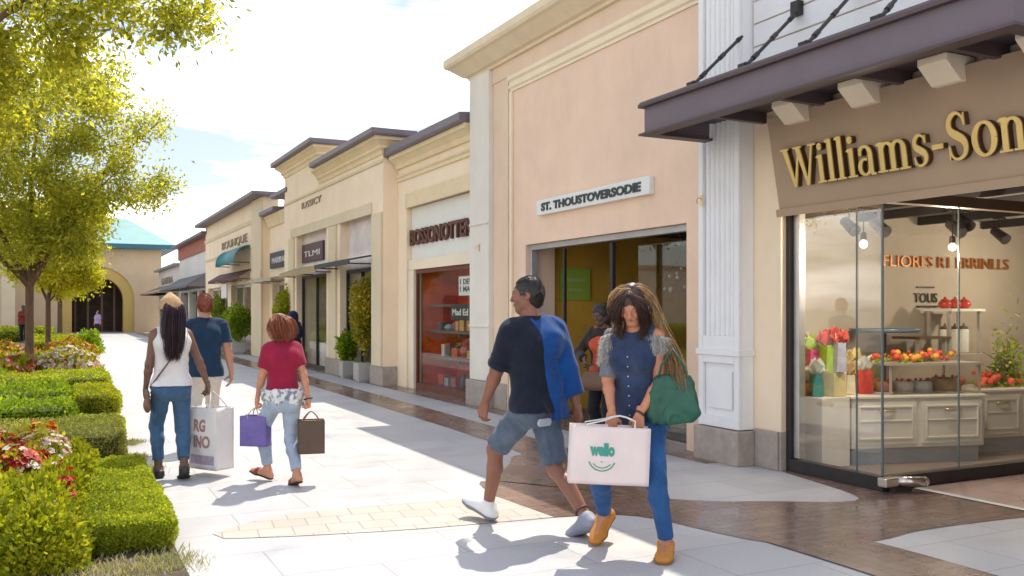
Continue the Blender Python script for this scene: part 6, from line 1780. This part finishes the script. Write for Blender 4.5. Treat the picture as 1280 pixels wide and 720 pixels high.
# 3 -- woman in the crimson tee
r3, a3 = (1.83, 8.28), .02
k = skeleton(1.53, True, {'L': (-.20,.14,.735), 'R': (.21,-.13,.725)}, {'L': (-.09,.19,.10,38,14), 'R': (.08,-.20,.10,4,-14)}, lean=2, twist=8, drop=.035, head=(52,-12), shw=.155)
t = person('woman in a crimson tee and pale jeans carrying a purple and a brown bag', *r3, a3, k, skin_mat('warm_skin', (.58,.27,.16)), hands={'L': ((-.05,.2,-1),(1,0,0),GRIP), 'R': ((.05,-.15,-1),(-1,0,0),GRIP)})
tee('tee_shirt', t, k, cloth_mat('crimson_cotton', (.30,.012,.045), var=.18), off=.013, sleeve=.66, hem=.05, seed=9)
trousers('jeans', t, k, JEANL, t1=1.86, off=.010, amp=.010, seed=10, waist=.05)
sandal(t, k, plain('oxblood_strap', (.22,.045,.03), rough=.45), plain('sandal_sole', (.05,.032,.025), rough=.8))
g = []
for x in (-.09,-.06,-.02,.02,.06,.09):
    g.append([Hd(k,x*.4,-.03,.125),Hd(k,x*.9,-.09,.075),Hd(k,x*1.1,-.115,-.01),Hd(k,x*1.1,-.105,-.10),Hd(k,x*.95,-.08,-.155)])
for y in (-.06,-.02,.03):
    for x in (-1,1): g.append([Hd(k,x*.02,y*.5+.02,.125),Hd(k,x*.075,y+.01,.07),Hd(k,x*.098,y+.01,-.01),Hd(k,x*.096,y,-.10),Hd(k,x*.07,y-.01,-.15)])
hair_obj(t, hair_mat('auburn_hair', (.19,.045,.02), (.36,.11,.045)), hair_cap(k, off=.014, nape=-.10), locks(g, .003, 5, 1500, wave=.012, spread=.016, ends=.2, steps=14, sides=3, freq=1.6))
# jacket knotted round her hips
def jk(f):
    s = k.s; pf = k.Rp@V3(0,1,0); pw = k.Rp@V3(1,0,0); c = k.pelvis+V3(0,0,.035)
    for sg in (-1,1): f.cone(c+pw*.05*s, c-pw*.05*s, .160*s, .160*s, .03, pf, .92, cut=None)
    f.cone(c-pf*.10*s-pw*.09*s+V3(0,0,.01), c-pf*.115*s-pw*.08*s-V3(0,0,.05), .060*s, .050*s, .04); f.cone(c-pf*.10*s+pw*.09*s+V3(0,0,.01), c-pf*.115*s+pw*.10*s-V3(0,0,.06), .060*s, .050*s, .04)
    f.cone(c+pw*.15*s+V3(0,0,.02), c+pw*.19*s-V3(0,0,.10), .040*s, .028*s, .03); f.cone(c-pw*.15*s, c-pw*.17*s-V3(0,0,.04), .038*s, .028*s, .03)
cc = k.pelvis+V3(0,0,.035)
m_, nt_, out_ = new_mat('grey_patterned_cotton'); p_ = N(nt_, 'ShaderNodeBsdfPrincipled'); p_.inputs['Roughness'].default_value = .9
nt_.links.new(ramp(nt_, noise(nt_, 26, 2, .5), [(.40,(.20,.22,.26)),(.5,(.62,.62,.63)),(.62,(.78,.77,.76))]), p_.inputs['Base Color']); nt_.links.new(p_.outputs[0], out_.inputs[0])
garment('tied_jacket', t, k, m_, jk, [(cc+V3(0,0,.045), V3(0,0,1)), (cc-V3(0,0,.115), V3(0,0,-1))], amp=.016, fr=16, seed=11, h=.008)
ring(t, 'bracelet', tuple(k.wr['R']), tuple(k.wr['R']-k.el['R']), .034, .007, plain('dark_bracelet', (.04,.03,.03), rough=.4))
pb = L2W(r3, a3, (-.205,.16)); bb = L2W(r3, a3, (.22,-.15))
PUR = plain('purple_paper', (.155,.115,.36), rough=.5, var=.12, vscale=9, bscale=20, bstr=.25, bdist=.01)
paper_bag('purple paper bag in the left hand of the crimson-topped woman', (pb[0],pb[1],.335), .25, .12, .275, math.radians(-36), PUR, .345, plain('gold_cord', (.55,.42,.20), rough=.5), None, hw=.2)
def mark3(t, w, d, h):
    m = MB(); m.box(-w*.49,-d*.46,h-.02,w*.49,d*.46,h-.012); m.build('cream_lining', plain('cream_tissue', (.70,.52,.30), rough=.8), t, local=True)
paper_bag('dark brown bag with a cream top in the right hand of the crimson-topped woman', (bb[0],bb[1],.28), .235, .13, .30, math.radians(-12), plain('brown_bag_leather', (.10,.058,.036), rough=.55, var=.15, bscale=60, bstr=.1), .375, plain('red_brown_cord', (.22,.06,.04), rough=.5), mark3, hw=.27, slump=.002)
# 5 -- man in the dark tee with the blue shirt over one shoulder
r5, a5 = (3.06, 5.74), .27
k = skeleton(1.86, False, {'L': (-.21,.30,.90), 'R': (.27,-.17,.83)}, {'L': (-.08,.42,.125,4,18), 'R': (.09,-.42,.135,-8,-22)}, lean=4, twist=-6, drop=.09, head=(46,-2), shw=.185)
t = person('man striding away in a dark tee with a blue shirt over one shoulder', *r5, a5, k, skin_mat('brown_skin', (.25,.105,.065)), h=.0095, hands={'L': ((-.05,.35,-1),(1,.1,0),(30,36,22)), 'R': ((.03,-.1,-1),(-1,0,0),(30,38,24))}, hh=.0036)
tee('tee_shirt', t, k, cloth_mat('black_navy_cotton', (.010,.013,.026), var=.25), off=.020, sleeve=.95, hem=-.045, seed=13, amp=.010, sleeve_off=.016)
BLU = cloth_mat('cobalt_cotton', (.008,.062,.235), var=.2)
s_ = k.s
def ov(f):
    torso(f, k, .034); armp(f, k, 'R', .034, t1=1.72, offe=.036)
    f.cone(k.neck+k.up*.03*s_, k.sh['R']*.75+k.neck*.25+k.up*.012*s_, .046*s_, .070*s_, .05)
    f.cone(k.pelvis+k.Rp@V3(.06,-.03,.10)*s_, k.pelvis+k.Rp@V3(.09,-.045,-.14)*s_, .125*s_, .145*s_, .05)
    f.ball(k.neck+k.up*.065*s_+k.fwd*.03*s_, .075*s_, .01, sub=True)
pn0 = k.neck+k.Rt@V3(-.055,-.05,0)*s_; nn0 = nrm(k.Rt@V3(-1,0,-.16))
garment('blue_overshirt', t, k, BLU, ov, [(pn0, nn0), (k.pelvis-V3(0,0,.10*s_), V3(0,0,-1))], amp=.012, fr=9, seed=14, h=.009)
trousers('shorts', t, k, cloth_mat('slate_blue_cotton', (.075,.105,.155), var=.2, fade=(.12,.155,.21)), t1=.90, off=.012, offe=.028, seed=15, amp=.014, waist=.03)
m = MB()
c0 = k.pelvis+k.Rp@V3(-.075,-.150,-.105)*s_
garment('pocket_patch', t, k, cloth_mat('pale_patch', (.50,.56,.60)), lambda f: f.cone(c0-k.Rp@V3(.035,0,0)*s_, c0+k.Rp@V3(.045,0,0)*s_, .030, .030, .01, k.Rp@V3(0,1,0), .26), amp=.0, h=.006)
shoes(t, k, {'L': plain('white_trainer', (.72,.71,.70), rough=.5), 'R': plain('grey_trainer', (.26,.27,.34), rough=.6)}, plain('slate_sole', (.22,.225,.28), rough=.7), off=.014, soleth=.032, top=.3)
for nm in 'R':
    ring(t, 'anklet', tuple(k.an[nm]+nrm(k.kn[nm]-k.an[nm])*.07), tuple(k.kn[nm]-k.an[nm]), .047*s_, .008, plain('brown_anklet', (.12,.05,.04), rough=.5))
hair_obj(t, hair_mat('near_black_hair', (.012,.009,.008), (.03,.02,.016)), hc_ := hair_cap(k, off=.005, nape=-.045), None, stubble(k, hc_, 16000, .011, 4, wild=.35))
# 7 -- woman with the printed bag
r7, a7 = (3.42, 4.97), math.radians(124)
hR, hL = W2L(r7, a7, (3.165,4.90)), W2L(r7, a7, (3.30,4.79))
fL, fR = W2L(r7, a7, (3.47,4.74)), W2L(r7, a7, (3.31,5.22))
k = skeleton(1.74, True, {'L': (*hL,.905,(-.8,-.6,0)), 'R': (*hR,.91,(.8,-.6,0))}, {'L': (*fL,.085,14,0), 'R': (*fR,.19,-4,-32)}, lean=7, drop=.02, head=(10,-27), pel=(0,.0))
t = person('woman in a long denim shirt and jeans looking down at the printed bag', *r7, a7, k, skin_mat('peach_skin', (.52,.225,.12)), h=.0095, hands={'L': ((.05,.12,-1),(.3,-1,-.1),GRIP), 'R': ((0,.12,-1),(.2,-1,-.1),GRIP)}, hh=.0034)
DEN = cloth_mat('dark_denim', (.022,.036,.085), var=.25, fade=(.045,.07,.14))
tee('denim_shirt', t, k, DEN, off=.020, sleeve=0, hem=-.17, flare=.025, neck=.085, seed=17, amp=.011)
trousers('jeans', t, k, JEANR, t1=1.93, off=.012, seed=18, amp=.013)
GREY = cloth_mat('grey_jersey', (.16,.17,.20), var=.25)
s_ = k.s
garment('sleeve', t, k, GREY, lambda f: armp(f, k, 'R', .013, t1=.98, offe=.018), amp=.007, fr=14, seed=19, h=.008)
# pale fur over the shoulders
r = np.random.default_rng(77); Ps = []; Ns = []
for nm, lo, hi in (('R',-.25,.62),('L',-.25,.34)):
    a, e = k.sh[nm], k.el[nm]; ax = nrm(e-a); u = nrm(np.cross(ax, V3(0,1,0))); v = np.cross(ax, u)
    for i in range(7000):
        tq = lo+(hi-lo)*r.random(); th = r.random()*2*PI; d = u*math.cos(th)+v*math.sin(th)
        base = a+(e-a)*max(tq,0)+((k.neck-a)*(-tq)*1.6 if tq < 0 else 0)
        Ps.append(base+d*(.058 if tq > 0 else .060)*s_); Ns.append(d*.6+ax*.9)
Ps, Ns = np.array(Ps), np.array(Ns)
V, F = leaves(Ps, .040, .055, r, along=Ns, spread=.45)
np_mesh('fur_trim', V, F, hair_mat('pale_fur', (.42,.39,.36), (.74,.70,.66)), t)
m = MB()
for q in np.linspace(.12, .98, 9):
    p = k.chest*(1-q)+ (k.pelvis-V3(0,0,.13*s_))*q+k.up*.10*s_*(1-q)
    m.sphere(tuple(p+k.fwd*(.150-.012*abs(q-.3))*s_), .0048, 8, 6)
m.build('shirt_button', plain('pale_button', (.55,.52,.50), rough=.3), t, smooth=True, local=True)
shoes(t, k, plain('amber_suede', (.52,.21,.035), rough=.8, var=.15), plain('amber_sole', (.30,.13,.03), rough=.8), off=.009)
ring(t, 'bracelet', tuple(k.wr['L']+nrm(k.el['L']-k.wr['L'])*.01), tuple(k.wr['L']-k.el['L']), .031, .008, plain('dark_bead_bracelet', (.06,.035,.03), rough=.4))
g = []
for x in (-1,1):
    for q in (.3,.6,.9):
        g.append([Hd(k,x*.004,.060*q+.01,.126),Hd(k,x*(.052+.02*q),.088-.03*q,.066),Hd(k,x*(.080+.012*q),.070-.03*q,-.01),Hd(k,x*.088,.045,-.10),k.sh['R' if x > 0 else 'L']*.45+k.neck*.55+k.fwd*.09*s_-V3(0,0,.06)])
lk1 = locks(g, .0024, 21, 1900, wave=.012, spread=.016, steps=18, sides=3, freq=1.8)
hair_obj(t, hair_mat('dark_chestnut_hair', (.030,.012,.009), (.085,.035,.022)), hair_cap(k, off=.014, nape=-.09, face=(.126,-.052,.092)), lk1)
# blonde lengths falling from the crown over her left shoulder to the handbag
dl = k.Rt@V3(-1,0,0); g = []
for i in range(7):
    o = (i-3)*.014
    g.append([Hd(k,.03+o,-.01,.130),Hd(k,-.045,-.045+o*.6,.105),Hd(k,-.088,-.05+o*.6,.03),k.sh['L']+dl*(-.03+o*.6)+V3(0,-.03,.09),k.sh['L']+dl*(.065+o*.6)+V3(0,.0,-.06),k.sh['L']+dl*(.125+o*.6)+V3(0,.03,-.20),k.sh['L']+dl*(.18+o*.8)+V3(0,.05,-.33)])
for i in range(4):
    o = (i-1.5)*.012
    g.append([Hd(k,-.01,-.01+o,.130),Hd(k,.052,-.01+o,.108),Hd(k,.092,.0+o,.03),Hd(k,.098,.01+o,-.06),k.sh['R']*.5+k.neck*.5+V3(.0,.05+o,.0)])
V, F = locks(g, .0026, 24, 2800, wave=.018, spread=.017, freq=2.1, steps=30, ends=.45, sides=3)
mb = MB(); mb.add(V, F); mb.build('blonde_hair', hair_mat('blonde_hair', (.13,.06,.028), (.56,.35,.15)), t, smooth=True, local=True)
# her handbag
hp = L2W(r7, a7, (-.27,.10))
gb = thing('handbag', 'slouchy dark green handbag hanging at the hip of the denim-shirted woman', 'handbag', (hp[0],hp[1],1.02), None, a7+math.radians(18))
f = Field(.007); f.cone((-.085,0,-.10),(.085,0,-.10),.085,.085,.03,V3(0,1,0),.55); f.cone((-.06,0,.10),(.06,0,.10),.055,.055,.06,V3(0,1,0),.55); f.cone((-.07,0,0),(.07,0,0),.085,.085,.06,V3(0,1,0),.55); f.plane((0,0,-.172),V3(0,0,-1)); f.plane((0,0,.135),V3(0,0,1))
V, F = f.mesh(); V = drape(V,F,.018,13,5); np_mesh('bag_body', V, F, plain('forest_green_leather', (.012,.085,.052), rough=.45, var=.2, vscale=9, bscale=50, bstr=.2), gb, smooth=True)
m = MB()
for s2 in (-1,1):
    m = MB(); m.tube([(-.09,s2*.03,.12),(-.07,s2*.03,.20),(.0,s2*.02,.30),(.07,s2*.03,.20),(.09,s2*.03,.12)], .008, 7); m.build('handle', plain('forest_green_leather', (.012,.085,.052)), gb, smooth=True, local=True)
def mark7(t, w, d, h):
    fr = bag_face(w, d, h); ink = plain('sea_green_print', (.05,.30,.23), rough=.6)
    text_part('printed_mark', 'wello', .10, lambda u, v, o: fr(u-.125, v+.185, o), ink, t, width=.155, ext=.0015, bold=.006, local=True)
    m = MB(); c = (-.048,.17)
    for a0, a1_, rr, th in ((200,340,.088,.008),(215,325,.068,.006)):
        n = 18
        for i in range(n):
            q0, q1 = math.radians(a0+(a1_-a0)*i/n), math.radians(a0+(a1_-a0)*(i+1)/n)
            P = lambda q, r_: fr(c[0]+r_*math.cos(q), c[1]+r_*math.sin(q), 0)
            m.quad(P(q0,rr-th),P(q1,rr-th),P(q1,rr),P(q0,rr))
    m.quad(fr(-.055,.140,0),fr(-.043,.140,0),fr(-.043,.146,0),fr(-.055,.146,0))
    m.build('printed_ring', ink, t, local=True)
paper_bag('wide pale pink paper bag with a round green print', (3.10,4.85,.48), .50, .13, .36, math.radians(-26.6), plain('blush_paper', (.74,.62,.59), rough=.6, var=.05, vscale=5, bscale=16, bstr=.2, bdist=.01), .425, CORD, mark7, hw=.30, handle_at=.06, tilt=math.radians(2.5), hr=.005)
# 6 -- figure in the doorway behind her
r6, a6 = (5.55, 8.75), math.radians(120)
k = skeleton(1.60, True, {'L': (-.17,.22,.98,(-.6,-.6,0)), 'R': (.12,.24,1.0,(.8,-.5,0))}, {'L': (-.10,.06,.085,10,0), 'R': (.10,-.06,.085,-10,0)}, lean=3, head=(-10,-14))
t = person('dark haired person in an orange top standing in the tan shop doorway', *r6, a6, k, skin_mat('dark_skin', (.10,.052,.036)), hands={'L': ((.2,.4,-.8),(.5,-.5,.3),GRIP), 'R': ((-.2,.4,-.8),(-.5,-.5,.3),GRIP)})
tee('tee_shirt', t, k, cloth_mat('coral_cotton', (.52,.085,.04), var=.2), sleeve=.5, hem=-.03, seed=23)
def jk6(f):
    for nm in 'LR': armp(f, k, nm, .020, t1=1.8)
    torso(f, k, .026); f.cone(k.chest+k.fwd*.2, k.pelvis+k.fwd*.2, .15, .15, .01, sub=True); f.ball(k.neck+k.up*.07, .08, .01, sub=True)
garment('open_jacket', t, k, cloth_mat('dark_brown_wool', (.035,.024,.02), var=.25), jk6, [(k.pelvis-V3(0,0,.09), V3(0,0,-1))], amp=.009, seed=24)
trousers('trousers', t, k, cloth_mat('black_cotton', (.016,.014,.018)), t1=1.95, off=.016, seed=25)
shoes(t, k, LEATH, RUB)
g = []
for x in (-.08,-.05,0,.05,.08): g.append([Hd(k,x*.4,-.03,.125),Hd(k,x,-.09,.07),Hd(k,x*1.2,-.11,-.02),Hd(k,x*1.2,-.11,-.12),Hd(k,x*1.1,-.10,-.20)])
hair_obj(t, hair_mat('black_hair', (.008,.006,.006), (.02,.015,.012)), hair_cap(k, off=.018, nape=-.10), locks(g, .013, 9, 90, wave=.01))
h6 = L2W(r6, a6, (-.02,.30))
bg6 = thing('handbag', 'brown handbag held in front of the person in the shop doorway', 'handbag', (h6[0],h6[1],.80), None, a6)
f = Field(.008); f.cone((-.09,0,-.05),(.09,0,-.05),.075,.075,.02,V3(0,1,0),.6); f.cone((-.07,0,.04),(.07,0,.04),.05,.05,.04,V3(0,1,0),.6); V, F = f.mesh(); np_mesh('bag_body', V, F, plain('tan_brown_leather2', (.13,.065,.035), rough=.5), bg6, smooth=True)
m = MB(); m.tube([(-.08,0,.06),(-.06,0,.14),(0,0,.17),(.06,0,.14),(.08,0,.06)], .007, 6); m.build('handle', LEATH, bg6, smooth=True, local=True)
# 4 -- hooded figure by the far windows
r4, a4 = (5.35, 22.9), math.radians(20)
k = skeleton(1.48, True, {'L': (-.24,.06,.80), 'R': (.22,.14,.84)}, {'L': (-.09,.14,.085,4,6), 'R': (.09,-.14,.10,-4,-14)}, lean=4, head=(0,-8))
t = person('small figure in a dark navy hooded coat near the stepped cream shop', *r4, a4, k, skin_mat('warm_skin', (.58,.27,.16)), h=.014, hands={'L': (DOWN,(1,0,0),RELAX), 'R': (DOWN,(-1,0,0),RELAX)}, hh=.006)
NVY = cloth_mat('navy_coat', (.012,.020,.055), var=.2)
def coat(f):
    torso(f, k, .035)
    for nm in 'LR': armp(f, k, nm, .026, t1=1.9)
    f.cone(k.pelvis, k.pelvis-V3(0,0,.20), .155, .175, .05, k.fwd, .8)
    f.ball(k.hc+k.Rh@V3(0,-.03,.02), .125, .04); f.cone(k.hc+k.Rh@V3(0,-.05,-.02), k.neck-V3(0,.02,0), .11, .10, .05)
    f.ball(k.hc+k.Rh@V3(0,.10,-.01), .085, .02, sub=True)
garment('hooded_coat', t, k, NVY, coat, [(k.pelvis-V3(0,0,.26), V3(0,0,-1))], amp=.010, seed=27, h=.013)
trousers('trousers', t, k, cloth_mat('charcoal_cotton', (.03,.03,.036)), t1=1.92, off=.014, seed=28, h=.013)
shoes(t, k, LEATH, RUB)
# far figures under the trees and by the pavilion
def far_person(label, x, y, ang, H, top, low, skin, hairc, seed, sit=False):
    k = skeleton(H, True, {'L': (-.22,.08,.50*H), 'R': (.22,.0,.49*H)}, {'L': (-.09,.10,.085,0,0), 'R': (.09,-.10,.085,0,0)}, lean=2)
    t = person(label, x, y, ang, k, skin, h=.02, hands={'L': (DOWN,(1,0,0),RELAX), 'R': (DOWN,(-1,0,0),RELAX)}, hh=.008, group='people at the far end of the walk', face=True)
    tee('top', t, k, top, off=.02, sleeve=.8, hem=-.06, seed=seed, h=.018); trousers('trousers', t, k, low, off=.016, t1=1.95, seed=seed+1, h=.018)
    shoes(t, k, LEATH, RUB)
    hair_obj(t, hairc, hair_cap(k, off=.014, nape=-.08))
BLKH = hair_mat('black_hair', (.008,.006,.006), (.02,.015,.012))
far_person('far figure in a lilac top by the pavilion arch', 2.25, 60.5, 2.6, 1.45, cloth_mat('lilac_cotton', (.38,.28,.55)), cloth_mat('black_cotton', (.016,.014,.018)), skin_mat('warm_skin', (.58,.27,.16)), BLKH, 41)
far_person('far figure in dark red between the first and second tree trunks', -1.35, 48.2, 3.0, 1.75, cloth_mat('dark_red_cotton', (.20,.03,.025)), cloth_mat('black_cotton', (.016,.014,.018)), skin_mat('dark_skin', (.10,.052,.036)), BLKH, 45)
